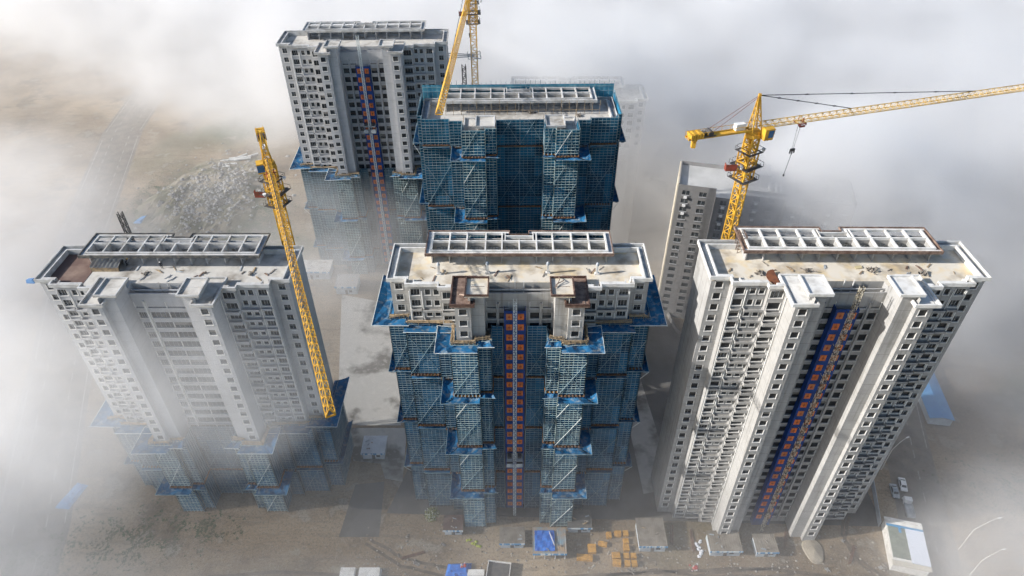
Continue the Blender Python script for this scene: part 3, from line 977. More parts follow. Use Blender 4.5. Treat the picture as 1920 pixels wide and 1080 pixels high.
# ---- place the towers
T_LEFT = tower(-74.6, 113.4, 72.9, 0.0, 'white tower in front with brown roof corner and striped window bands, half hidden in fog', wall=GREY_WALL,
               roof=ROOF_GREY, trim=GREY_TRIM, perg_edge=DARK_TRIM, tray_edge=GREY_TRIM, tray_floor=ROOF_GREY, zvis=24.0, ribbon=True, left_roof=ROOF_EARTH)
T_MID = tower(1.3, 108.8, 76.8, 0.0, 'pale tower with brown stained bay trays and four vent pipes on a sandy roof', wall=RAW_WALL,
              perg_edge=BROWN_EDGE, tray_edge=BROWN_TRIM, tray_floor=ROOF_CONC, low_tray_floor=BROWN_EDGE, zvis=62.0)
T_RIGHT = tower(65.4, 103.7, 81.2, R_(-0.5), 'clean white tower without scaffolding, its whole facade of windows and balconies showing', wall=WHITE_WALL,
                perg_edge=BROWN_EDGE, tray_floor=WHITE_TRIM, glass=False, gutter=BROWN_EDGE)
T_BACK = tower(-48.1, 217.4, 86.3, R_(2.0), 'distant grey tower with scaffolding only on its lower half', wall=GREY_WALL, roof=ROOF_GREY, trim=GREY_TRIM, tray_edge=GREY_TRIM, perg_edge=GREY_TRIM, tray_floor=ROOF_GREY, zvis=38.0)
T_NETTED = tower(1.6, 155.2, 89.8, R_(1.2), 'tower wrapped in teal netting up to its roof, behind the sandy roofed tower', wall=RAW_WALL, roof=ROOF_GREY, trim=GREY_TRIM, tray_edge=GREY_TRIM, perg_edge=GREY_TRIM, tray_floor=ROOF_GREY, zvis=84.0, XO=23.9, sx=.99)
T_FAINT = tower(19.0, 221.0, 66.0, 0.0, 'faint tower roof corner almost lost in the white fog', wall=GREY_WALL, roof=ROOF_GREY, tray_floor=ROOF_GREY, zvis=45.0, simple=True)

scaffold(1.3, 108.8, 0.0, 'blue scaffolding round the pale tower with brown bay trays', [(51.5, 66.6), (34.1, 51.0), (16.7, 33.6), (0, 16.2)], 66.8, seed=3)
scaffold(1.6, 155.2, R_(1.2), 'teal scaffolding reaching the roof of the fully netted tower', [(84.2, 91.0), (66.8, 83.8), (49.4, 66.4), (32, 49), (14, 31.6)], None, net=NET_TEAL, hoist=False, back_top=92.9, seed=4, XO=23.9, sx=.99)
scaffold(-48.1, 217.4, R_(2.0), 'faded scaffolding on the lower half of the distant grey tower', [(25.9, 43.0), (8.5, 25.5), (0, 8.2)], 43.2, net=NET_DUSTY, seed=5)
scaffold(-74.6, 113.4, 0.0, 'dark scaffolding round the foot of the white tower with striped window bands', [(11.4, 28.4), (0, 11.0)], 28.6, net=NET, hoist=False, seed=6)

hoist(1.3, 108.8, 0, -0.9, 71.2, 'blue hoist shaft with two cages, between the brown bay trays', 75.4, cage_z=22.6)
hoist(65.4, 103.7, R_(-0.5), -0.3, 76.0, 'blue hoist shaft with yellow mast on the bare white tower', 83.0, cages=False)
hoist(-48.1, 217.4, R_(2.0), -0.2, 80.0, 'small blue hoist shaft on the distant grey tower', 90.5, cage_z=58.0)

# ---- cranes
crane(46.8, 122.0, 103.0, R_(16.3), 72, 'yellow crane with jib over the fog beside the bare white tower', mast_yaw=.55, apex=7.0, trolley_at=10.2, hook_drop=6.0, jm=YEL_PALE)
crane(-52.0, 129.0, 92.5, math.atan2(-70, 28), 75, 'yellow crane whose jib hangs over the white tower with striped window bands', mast_yaw=1.2, apex=6.0, trolley_at=7.0, hook_drop=0, jib_w=1.3)
crane(-13.0, 226.0, 100.5, math.atan2(-91, -2.5), 92, 'tall distant yellow crane with jib tip above the netted tower roof', mast_yaw=.1, apex=8.0, trolley_at=14.0, hook_drop=10.0, rope_tail=False,
      ties=[(79.0, -9.5, 1.0)], jib_w=1.5, jib_h=1.5, mw=2.0)

# tower-side mast tops that stand behind two roofs
def small_mast(x, y, ztop, label):
    M = MB(); lattice_box(M, (0, 0, 0), (0, 0, ztop), .95, .95, 1.1, .14, .1, up=Vector((1, 0.2, 0)))
    o = M.build('hoist_mast', STEEL, None, (x, y, 0)); tag(o, label, 'mast')
small_mast(-87.6, 128.3, 80.0, 'dark lattice hoist mast top behind the roof with brown corner')
small_mast(-12.6, 171.0, 97.0, 'thin lattice hoist mast behind the netted tower roof')
#--PART2--
# ------------------------------------------------------------------ ground, roads, yards
def ground_mat():
    m = bpy.data.materials.new('site_dirt'); m.use_nodes = True
    T = NT(m); p = m.node_tree.nodes['Principled BSDF']; p.inputs['Roughness'].default_value = 0.95; p.inputs['Specular IOR Level'].default_value = 0.1
    g = T.n('NewGeometry').outputs['Position']
    c = T.mixc(T.ramp(T.noise(g, .018, 5, .6), .42, .6), (.20, .148, .095), (.35, .275, .19))
    c = T.mixc(T.ramp(T.noise(g, .011, 4), .54, .66), c, (.085, .10, .05))
    c = T.mixc(T.ramp(T.noise(g, .06, 5, .65), .52, .68), c, (.085, .066, .046))
    mp = T.n('Mapping'); mp.inputs['Scale'].default_value = (.12, .6, 1); mp.inputs['Rotation'].default_value = (0, 0, .12); T.l(g, mp.inputs[0])
    c = T.mixc(T.math('MULTIPLY', T.ramp(T.noise(mp.outputs[0], 1.0, 3), .52, .66), .4), c, (.11, .09, .07))
    c = T.mixc(T.math('MULTIPLY', T.ramp(T.noise(g, .12, 3), .6, .64), .6), c, (.30, .27, .22))
    c = T.mixc(T.math('MULTIPLY', T.ramp(T.noise(g, .9, 3), .5, .75), .5), c, (.28, .25, .20))
    c = T.mixc(T.math('MULTIPLY', T.ramp(T.noise(g, 1.7, 4, .7), .5, .62), .5), c, (.055, .046, .038))
    c = T.mixc(T.math('MULTIPLY', T.ramp(T.noise(g, 2.6, 3, .7), .58, .66), .6), c, (.36, .32, .26))
    T.l(c, p.inputs['Base Color'])
    return m


def sheet(name, pts, z, m, kind='structure', sub=None):
    mb = MB(); mb.poly([(x, y, z) for x, y in pts]); o = mb.build(name, m); tag(o, kind=kind); return o


mb = MB(); mb.quad((-3000, -400, 0), (3000, -400, 0), (3000, 5000, 0), (-3000, 5000, 0))
tag(mb.build('ground', ground_mat()), kind='structure')
ASPH = mat('worn_asphalt', (.14, .125, .105), .9, (.22, .185, .15), .25, .4, .7, var2=(.2, .19, .17), scale2=1.2)
YARD = mat('stained_yard_concrete', (.40, .385, .355), .9, (.13, .12, .105), .055, .5, .58, var2=(.5, .48, .44), scale2=.5)
YARD_D = mat('dark_yard_concrete', (.12, .115, .108), .9, (.07, .065, .058), .09, .42, .66)
LINE = mat('road_paint', (.38, .37, .35), .8, (.2, .18, .155), .6)
GRASS = mat('weedy_ground', (.05, .085, .03), .95, (.11, .105, .06), .12, .42, .64, var2=(.16, .13, .09), scale2=.6)


def strip(name, pts, w, z, m):
    mb = MB()
    P = [Vector((x, y, 0)) for x, y in pts]
    L = []
    for i, p in enumerate(P):
        d = (P[min(i + 1, len(P) - 1)] - P[max(i - 1, 0)]).normalized(); n = Vector((-d.y, d.x, 0)) * w / 2
        L.append((p + n + Vector((0, 0, z)), p - n + Vector((0, 0, z))))
    for (a, b), (c, d) in zip(L, L[1:]): mb.quad(b, d, c, a)
    return tag(mb.build(name, m), kind='structure')


def dashes(name, pts, off, dash, gap, w, z):
    mb = MB()
    P = [Vector((x, y, z)) for x, y in pts]
    for a, b in zip(P, P[1:]):
        d = (b - a); ln = d.length; d.normalize(); n = Vector((-d.y, d.x, 0)); s = 0
        while s + dash < ln:
            p, q = a + d * s + n * off, a + d * (s + dash) + n * off
            mb.quad(p - n * w / 2, q - n * w / 2, q + n * w / 2, p + n * w / 2); s += dash + gap
    return tag(mb.build(name, LINE), kind='structure')


RL = [(-112, 40), (-127, 98), (-152, 165), (-180, 235), (-205, 330), (-225, 480)]
strip('road', RL, 20, .02, ASPH)
dashes('road_marking', RL, 4, 4, 4, .3, .03); dashes('road_marking', RL, -4, 4, 4, .3, .03); dashes('road_marking', RL, 8.5, 30, .1, .3, .03); dashes('road_marking', RL, -8.5, 30, .1, .3, .03)
RR = [(98, 40), (105.5, 86), (116, 127), (132, 185), (150, 300)]
strip('road', RR, 13, .02, ASPH)
dashes('road_marking', RR, 5.6, 60, .1, .3, .03); dashes('road_marking', RR, -5.6, 60, .1, .3, .03); dashes('road_marking', RR, -1.5, 3, 4.5, .25, .03)
sheet('yard', [(-64, 196), (-42, 190), (-34, 134), (-51, 134), (-56, 150)], .02, YARD)
sheet('yard', [(-51, 133), (-32, 133), (-31, 114), (-36, 115), (-38, 120), (-46, 121)], .03, YARD)
sheet('yard', [(-44, 113), (-36, 114), (-35, 97), (-45.5, 97)], .02, YARD_D)
sheet('yard', [(34, 160), (41, 157), (45, 112), (36, 110)], .02, YARD)
sheet('yard', [(44, 196), (52, 193), (60, 168), (60, 140), (42, 140), (38, 180)], .015, YARD_D)
sheet('yard', [(-34, 104), (98, 100), (98, 150), (30, 150), (-30, 118)], .01, YARD_D)
rng = random.Random(11)
RUT = mat('wet_rut', (.075, .058, .042), .7, (.14, .11, .08), .5)
for pts, w in (([(-90, 84), (-60, 86.5), (-30, 85), (0, 84.6), (30, 86), (60, 87.5), (90, 84)], .9), ([(-38, 96), (-28, 90), (-15, 87), (-2, 84)], .8), ([(90, 104), (86, 97), (88, 90), (93, 84)], .8), ([(70, 88), (45, 85.5), (36, 87), (20, 85)], .7)):
    for off in (-1.0, 1.0):
        P = []
        for (xa, ya), (xb, yb) in zip(pts, pts[1:]):
            for i in range(5):
                t = i / 5; P.append((xa + (xb - xa) * t + rng.uniform(-.25, .25), ya + (yb - ya) * t + off + rng.uniform(-.2, .2)))
        strip('wheel_rut', P + [pts[-1]] if off > 9 else P, w, .014 + .002 * off, RUT)
def patch(name, cx, cy, rx, ry, z, m):
    mb = MB()
    for _ in range(int(rx * ry * 5)):
        x, y = rng.gauss(cx, rx * .45), rng.gauss(cy, ry * .45)
        if math.sin(x * .7 + cx) + math.sin(y * .9 + x * .3) < -.5: continue
        q = rng.uniform(.12, .45); a = rng.uniform(0, 6.3)
        for k in range(3):
            t = a + k * 2.1; u = Vector((math.cos(t), math.sin(t), .25)) * q; w = Vector((-math.sin(t), math.cos(t), 0)) * q * .45; c = Vector((x, y, z))
            mb.quad(c - w * .5, c + w * .5, c + u + w, c + u - w)
    return tag(mb.build(name, m), kind='stuff')
patch('weeds', -124, 88, 15, 10, .035, GRASS); patch('weeds', -80, 100, 9, 5, .02, GRASS); patch('weeds', -155, 236, 12, 22, .04, GRASS)
patch('weeds', -110, 240, 16, 16, .02, GRASS); patch('weeds', 150, 110, 26, 16, .02, GRASS); patch('weeds', 150, 84, 16, 7, .03, GRASS); patch('weeds', -113, 252, 20, 20, .5, GRASS); patch('weeds', -163, 262, 9, 30, .3, GRASS); patch('weeds', -100, 96, 20, 10, .02, GRASS); patch('weeds', -62, 210, 8, 6, .02, GRASS)

# spoil heap with rubble
MOUND = mat('spoil_earth', (.13, .12, .075), .95, (.24, .205, .155), .1, .42, .6, var2=(.07, .075, .035), scale2=.16, amt2=.8)
mb = MB(); nx, ny = 46, 46
def mh(x, y):
    u, v = (x + 137) / 26, (y - 262) / 40
    r = math.sqrt(u * u + v * v) * (1 + .35 * mnoise.noise(Vector((x * .03, y * .03, 9))))
    h = max(0.0, 1 - r ** 2.2) * 3.2
    q = mnoise.noise(Vector((x * .05, y * .04, 0))) * 2.2 + mnoise.noise(Vector((x * .17, y * .12, 3))) * 1.2 + mnoise.noise(Vector((x * .5, y * .45, 7))) * .6
    return max(-.05, h + q * min(1, h / 1.5) - .05)
for i in range(nx + 1):
    for j in range(ny + 1):
        x, y = -166 + 58 * i / nx, 218 + 88 * j / ny; mb.v.append((x, y, mh(x, y)))
for i in range(nx):
    for j in range(ny):
        k = i * (ny + 1) + j; mb.f.append((k, k + ny + 1, k + ny + 2, k + 1)); mb.m.append(0)
tag(mb.build('terrain_mound', MOUND), kind='structure')
RUB = mat('grey_rubble', (.34, .33, .315), .9, (.17, .16, .15), .4)
mb = MB()
for _ in range(1500):
    x, y = rng.gauss(-134, 11), rng.gauss(263, 18); mb.rock((x, y, mh(x, y)), rng.choice((.2, .3, .5, .95)) * rng.uniform(.6, 1.4), rng)
tag(mb.build('rubble', RUB), kind='stuff')
mb = MB()
for _ in range(900):
    x, y = rng.uniform(-40, 100), rng.triangular(84, 102, 88); mb.rock((x, y, 0), rng.choice((.08, .12, .2, .35)), rng)
tag(mb.build('rubble', mat('site_litter', (.34, .31, .27), .9, (.12, .10, .08), .5)), kind='stuff')
for k in range(9):   # pale pipes
    mb = MB(); a = rng.uniform(-.5, 1.0); x, y = rng.uniform(-146, -131), 0; y = 288 + (x + 146) * 1.0 + rng.uniform(-3, 3); L = rng.uniform(3, 6)
    z = .5
    mb.tube((x - L * math.cos(a), y - L * math.sin(a), z), (x + L * math.cos(a), y + L * math.sin(a), z + .3), .5, n=8)
    tag(mb.build('concrete_pipe', mat('pale_pipe', (.55, .55, .53), .8) if k == 0 else bpy.data.materials['pale_pipe']), 'pale concrete pipe lying in the heap behind the grey rubble', 'pipe', 'pale pipes beside the rubble')

# ------------------------------------------------------------------ grey building in the fog behind the bare white tower
def old_building():
    T = thing('apartment_building', 'dark older building in fog behind the tall crane, its end wall cream', 'building', (51.5, 184.8, 0), R_(-14))
    wins = []
    W = MB()
    fl = [1.5 + 3.0 * k for k in range(17)]
    def strip_cols(x0, x1, y, z1, xs, w):
        facade(W, x0, x1, y, 0, z1, [(x - w / 2, x + w / 2, .9, 1.6) for x in xs], fl, .25)
        for x in xs:
            for z in fl:
                if z + 2.6 < z1: wins.append((x, y, z + .9, w))
    strip_cols(0, 11.5, 0, 54, [2.6, 7.8], 2.2)
    strip_cols(11.5, 16.5, -3.5, 53, [14], 1.8)
    strip_cols(16.5, 32, 1.5, 54, [20, 24, 28.5], 2.0)
    strip_cols(32, 37, -3.5, 53, [34.5], 1.8)
    strip_cols(37, 52, 0, 54, [40.5, 45, 49.5], 2.0)
    for x, a, b in ((11.5, 0, -3.5), (16.5, -3.5, 1.5), (32, 1.5, -3.5), (37, -3.5, 0)):
        W.quad((x, a, 0), (x, b, 0), (x, b, 53), (x, a, 53))
    W.quad((52, 0, 0), (52, 15, 0), (52, 15, 54), (52, 0, 54)); W.quad((0, 15, 0), (52, 15, 0), (52, 15, 54), (0, 15, 54))
    W.build('wall', OLD_WALL, T)
    e = MB(); e.box(-.35, -.003, 0, 15, 0, 54); e.build('end_wall', mat('cream_render', (.55, .50, .40), .9, (.44, .39, .31), .2), T)  # cream end wall, the sun on it painted in as a lighter colour
    r = MB(); r.quad((0, 0, 53), (52, 0, 53), (52, 15, 53), (0, 15, 53)); r.box(11.5, 16.5, -3.5, 0, 52.9, 53.05); r.box(32, 37, -3.5, 0, 52.9, 53.05)
    ro = r.build('roof', mat('pale_flat_roof', (.46, .46, .45), .9, (.36, .36, .35), .15), T)
    p = MB(); p.box(0, 52, 14.7, 15.02, 53, 54.2); p.box(0, .3, .3, 14.7, 53, 54.3); p.box(51.7, 52.03, .3, 14.7, 53, 54.3)
    p.build('parapet', OLD_WALL, T)
    b = MB(); b.box(18, 27, 6, 13, 53, 57); b.box(17.7, 27.3, 5.7, 13.3, 57, 57.3); b.build('stair_head', mat('dim_render', (.26, .26, .27), .9), ro)
    b = MB(); b.box(35, 44, 5, 12, 53, 56); b.box(34.7, 44.3, 4.7, 12.3, 56, 56.3); b.build('stair_head', bpy.data.materials['dim_render'], ro)
    for x in (27.5, 29.5, 31):
        t = MB(); t.tube((x, 3.5, 53.2), (x, 7.5, 53.9), .5, n=8); t.build('water_heater', WHITE, ro)
    wins.sort(key=lambda q: -q[2])
    me = None
    rest = MB()
    src = MB(); src.quad((-1, .2, 0), (1, .2, 0), (1, .2, 1.6), (-1, .2, 1.6)); src.box(-.04, .04, .12, .19, 0, 1.6, 1); src.box(-1.1, 1.1, -.3, .2, -.12, -.003, 1)
    so = src.build('window', [DARKG, FRAME]); COL.objects.unlink(so)
    for i, (x, y, z, w) in enumerate(wins):
        if i < 100:
            o = dup(so, T, (x, y, z)); o.scale = (w / 2, 1, 1)
        else:
            rest.quad((x - w / 2, y + .2, z), (x + w / 2, y + .2, z), (x + w / 2, y + .2, z + 1.6), (x - w / 2, y + .2, z + 1.6))
    if rest.v: tag(rest.build('windows', DARKG, T), kind='stuff')
    for i, (x, y, z, w) in enumerate(wins[:28]):
        if i % 2: continue
        a = MB(); a.box(x - .5, x + .5, y - .75, y - .35, z - .9, z - .2); a.build('air_conditioner', WHITE, T)
old_building()

# ------------------------------------------------------------------ things on the roofs
def vent(x, y, z, label):
    T = thing('vent_pipe', label, 'vent pipe', (x, y, z), group='vent pipes on the sandy roof')
    b = MB(); b.box(-.5, .5, -.35, .35, 0, .3); b.build('base', WHITE_TRIM, T)
    p = MB(); p.box(-.22, .22, -.22, .22, .3, 2.3); p.build('pipe', WHITE_TRIM, T)
    c = MB(); c.tube((0, 0, 2.3), (0, 0, 2.75), .38, .3, 8); c.tube((0, 0, 2.75), (0, 0, 3.0), .3, .06, 8); c.build('cowl', GUTTER, T)
for x, y, l in ((-15.4, 111.9, 'nearest the end of the sandy roof where a parapet shadow falls'), (-5.3, 112.2, 'beside a damp dark stain on the sandy roof'),
                (7.2, 112.2, 'behind the bay tray with a tangled hose, on the sandy roof'), (17.4, 111.9, 'nearest the roof end without a shadow strip, on the sandy roof')):
    vent(x, y, 75.5, 'white vent pipe ' + l)

rng = random.Random(5)
PILE = mat('building_waste', (.14, .12, .10), .9, (.34, .31, .27), 2.0, .4, .6)
def pile(x, y, z, r, label, n=14, m=None, name='debris_pile', group=None):
    mb = MB()
    mb.rock((0, 0, 0), r * .8, rng, flat=.35)
    for _ in range(n):
        a, q = rng.uniform(0, 6.3), rng.uniform(0, r)
        c = Vector((q * math.cos(a), q * math.sin(a), rng.uniform(.05, .4) * r))
        if rng.random() < .6:
            v = Vector((rng.uniform(-1, 1), rng.uniform(-1, 1), rng.uniform(-.2, .5))).normalized() * r * rng.uniform(.3, .8); mb.bar(c - v, c + v, .1, h=.22)
        else: mb.rock(c, r * rng.uniform(.15, .35), rng)
    tag(mb.build(name, m or PILE, None, (x, y, z)), label, 'debris', group)
zr = 79.9
pile(48.6, 106.4, zr, .9, 'small debris pile beside the rusty half disc on the bare white tower')
pile(58.4, 107.1, zr, 1.0, 'debris pile with scattered offcuts behind the first bay tray of the bare white tower')
pile(71.3, 107.3, zr, 1.2, 'widest debris pile on the bare white tower roof, near the light well')
pile(81.0, 106.4, zr, 1.1, 'debris pile near the shaded end of the bare white tower roof')
pile(16.4, 159.5, 88.5, 1.0, 'debris pile on the netted tower roof near its shaded end', 12)
pile(4.6, 161.0, 88.5, .8, 'debris pile at the middle of the netted tower roof', 10)
pile(-79.8, 117.0, 71.6, .9, 'debris pile by the roof sheets on the brown cornered tower', 12)
pile(-67.0, 117.2, 71.6, .6, 'small debris pile midway along the brown cornered tower roof', 8)
pile(-57.0, 116.8, 71.6, .8, 'crate heap by the crane jib on the brown cornered tower roof', 8)
mb = MB()
n = 20
mb.v = [(0, 0, .6), (0, 0, .75)]
for i in range(n + 1):
    t = math.pi / 2 + math.pi * i / n; mb.v += [(2.0 * math.cos(t), 2.5 * math.sin(t), .6), (2.0 * math.cos(t), 2.5 * math.sin(t), .75)]
for i in range(n):
    k = 2 + 2 * i; mb.f += [(0, k + 2, k), (1, k + 1, k + 3), (k, k + 2, k + 3, k + 1)]; mb.m += [0, 0, 0]
mb.f.append((0, 2, 3, 1)); mb.f.append((0, 1, 2 + 2 * n + 1, 2 + 2 * n)); mb.m += [0, 0]
mb.box(-.9, -.2, -.4, .4, 0, .6)
tag(mb.build('steel_disc', mat('rusty_plate', (.20, .075, .035), .8, (.11, .045, .03), .9), None, (51.4, 104.3, zr)), 'rusty brown half disc propped beside the first bay tray', 'plate')
mb = MB(); mb.hexa([(-.7, -.5, 0), (.7, -.3, 0), (.6, .5, 0), (-.6, .4, 0), (-.7, -.5, .08), (.7, -.3, .25), (.6, .5, .25), (-.6, .4, .08)])
tag(mb.build('board', mat('plywood', (.42, .36, .22), .8), None, (69.0, 108.3, zr)), 'loose plywood board lying on the white tower roof', 'board')
T = thing('access_scaffold', 'rusty access scaffold standing at the end of the white tower pergola', 'scaffold', (46.0, 113.2, zr))
mb = MB()
for x in (0, 1.3):
    for y in (0, 1.2, 2.4): mb.bar((x, y, 0), (x, y, 4.2), .09)
for z in (.9, 1.8, 2.7, 3.6, 4.1):
    for x in (0, 1.3): mb.bar((x, 0, z), (x, 2.4, z), .07)
    for y in (0, 1.2, 2.4): mb.bar((0, y, z), (1.3, y, z), .07)
    mb.bar((0, 0, z - .9), (1.3, 0, z), .06)
mb.build('frame', BROWN_EDGE, T)
# corrugated sheets on the roof with the brown corner
SHEETM = mat('galvanised_sheet', (.46, .45, .42), .5, (.32, .30, .28), .8, metal=.3)
T = thing('roof_shelter', 'low shelter of corrugated metal sheets beside the brown roof corner', 'shelter', (-92.2, 117.6, 71.6))
mb = MB(); n = 28
for i in range(n):
    x0, x1 = 6.2 * i / n, 6.2 * (i + 1) / n; z0, z1 = 1.15 + .28 * (i % 4 == 0) , 1.15 + .28 * ((i + 1) % 4 == 0)
    mb.hexa([(x0 + .3, 0, z0 - .06), (x1 + .3, 0, z1 - .06), (x1 - .2, 5.6, z1 + .35), (x0 - .2, 5.6, z0 + .35), (x0 + .3, 0, z0), (x1 + .3, 0, z1), (x1 - .2, 5.6, z1 + .41), (x0 - .2, 5.6, z0 + .41)])
mb.build('roof_sheet', SHEETM, T)
mb = MB(); mb.box(0.2, 6.3, .1, .3, 0, 1.0); mb.box(0.1, .3, .3, 5.4, 0, 1.0); mb.build('side_board', BAMBOO, T)
mb = MB(); mb.hexa([(-.9, -.5, 0), (.9, -.6, 0), (1.0, .5, 0), (-.8, .6, 0), (-.8, -.3, .8), (.6, -.4, 1.0), (.7, .3, .9), (-.6, .4, .7)]); mb.bar((.8, 0, .1), (4.5, .2, -.2), .12)
tag(mb.build('tarpaulin_bundle', mat('pale_blue_tarp', (.16, .30, .52), .8, (.10, .2, .4), .9), None, (-104.4, 115.6, 70.4)), 'pale blue bundle on poles sticking out beyond the brown roof corner', 'bundle')
mb = MB(); mb.tube((0, 0, .42), (1.9, .25, .42), .16, .12, 6) if False else mb.bar((-.9, .6, .1), (.9, -.6, .75), .14, h=.2)
tag(mb.build('timber_plank', mat('pale_timber', (.5, .38, .3), .8), None, (-9.7, 103.4, 76.45)), 'pale timber plank leaning in the lower brown bay tray', 'plank')
mb = MB(); pts = [(-.2, 2.2, .2), (.1, 1.2, .5), (0, .2, .9), (-.5, -.6, .3), (-.9, -1.4, .15), (-.6, -.4, .3), (.6, .6, .2), (1.0, .9, .3)]
for a, b in zip(pts, pts[1:]): mb.bar(a, b, .12)
tag(mb.build('hose', BROWN_EDGE, None, (9.2, 105.6, 77.9)), 'brown hose tangled in the higher tray of a brown stained bay', 'hose')

def scatter(x0, x1, y0, y1, z, n, label, group):
    for _ in range(n):
        mb = MB(); a = rng.uniform(0, 3.1); q = rng.uniform(.4, 1.3); v = Vector((math.cos(a) * q, math.sin(a) * q, 0)); k = rng.choice((.12, .18, .3))
        mb.bar(-v + Vector((0, 0, .06)), v + Vector((0, 0, .08)), k, h=.07)
        if rng.random() < .5: mb.bar(v * .6 + Vector((.1, .2, .12)), -v * .5 + Vector((.2, -.1, .16)), .1, h=.07)
        tag(mb.build('timber_offcut', rng.choice((BAMBOO, PILE, GUTTER, BROWN_EDGE)), None, (rng.uniform(x0, x1), rng.uniform(y0, y1), z)), label, 'offcut', group)
scatter(-22, 24, 110, 114.5, 75.53, 16, 'small loose offcut lying on the sandy roof with vent pipes', 'loose offcuts on the sandy roof')
scatter(41, 88, 105, 110, 79.93, 16, 'small loose offcut lying on the roof of the bare white tower', 'loose offcuts on the bare white tower roof')
scatter(-84, -50, 114.5, 119, 71.63, 18, 'small loose offcut lying on the grey roof with the brown corner', 'loose offcuts on the brown cornered roof')

# ------------------------------------------------------------------ people on the roof
def person(x, y, z, rz, label, shirt, bend):
    T = thing('person', label, 'person', (x, y, z), rz, group=None)
    import bmesh
    J = {'pel': (0, 0, .92), 'ch': (0, -.25 * bend, 1.32), 'nk': (0, -.36 * bend, 1.47), 'hd': (0, -.42 * bend, 1.58), 'ht': (0, -.46 * bend, 1.74),
         'ls': (-.2, -.28 * bend, 1.38), 'le': (-.30, -.3 * bend - .05, 1.1), 'lh': (-.28, -.3 * bend - .22, .9), 'rs': (.2, -.28 * bend, 1.38), 're': (.32, -.25 * bend, 1.1), 'rh': (.33, -.3 * bend - .18, .88),
         'lk': (-.13, -.06, .5), 'lf': (-.15, .12, .07), 'lt': (-.15, -.1, .04), 'rk': (.13, -.12, .5), 'rf': (.16, -.1, .07), 'rt': (.16, -.32, .04), 'lp': (-.1, 0, .88), 'rp': (.1, 0, .88)}
    R = {'pel': .14, 'ch': .16, 'nk': .065, 'hd': .10, 'ht': .075, 'ls': .075, 'le': .055, 'lh': .05, 'rs': .075, 're': .055, 'rh': .05, 'lk': .075, 'lf': .055, 'lt': .05, 'rk': .075, 'rf': .055, 'rt': .05, 'lp': .1, 'rp': .1}
    E = [('pel', 'ch'), ('ch', 'nk'), ('nk', 'hd'), ('hd', 'ht'), ('ch', 'ls'), ('ls', 'le'), ('le', 'lh'), ('ch', 'rs'), ('rs', 're'), ('re', 'rh'), ('pel', 'lp'), ('lp', 'lk'), ('lk', 'lf'), ('lf', 'lt'), ('pel', 'rp'), ('rp', 'rk'), ('rk', 'rf'), ('rf', 'rt')]
    ks = list(J)
    me = bpy.data.meshes.new('body'); me.from_pydata([J[k] for k in ks], [(ks.index(a), ks.index(b)) for a, b in E], [])
    o = bpy.data.objects.new('body', me); COL.objects.link(o); o.parent = T
    md = o.modifiers.new('skin', 'SKIN')
    for i, k in enumerate(ks):
        me.skin_vertices[0].data[i].radius = (R[k], R[k]); me.skin_vertices[0].data[i].use_root = (k == 'pel')
    o.modifiers.new('sub', 'SUBSURF').levels = 1; o.modifiers['sub'].render_levels = 1
    me.materials.append(shirt)
    h = MB(); hx, hy, hz = J['ht']; h.tube((0, hy, hz - .06), (0, hy, hz + .02), .14, .12, 10); h.tube((0, hy, hz + .02), (0, hy, hz + .09), .12, .05, 10); h.tube((0, hy - .03, hz - .07), (0, hy - .03, hz - .05), .17, n=10); h.build('helmet', WHITE if bend < .8 else YEL, T)
CL = mat('dark_work_clothes', (.03, .032, .04), .9)
CL2 = mat('black_work_clothes', (.022, .022, .024), .9)
person(-77.1, 119.0, 71.62, .5, 'person in dark work clothes standing on the open grey roof', CL, .3)
person(-85.2, 119.9, 71.62, 1.9, 'person in black work clothes bending beside the corrugated sheets', CL2, 1.2)

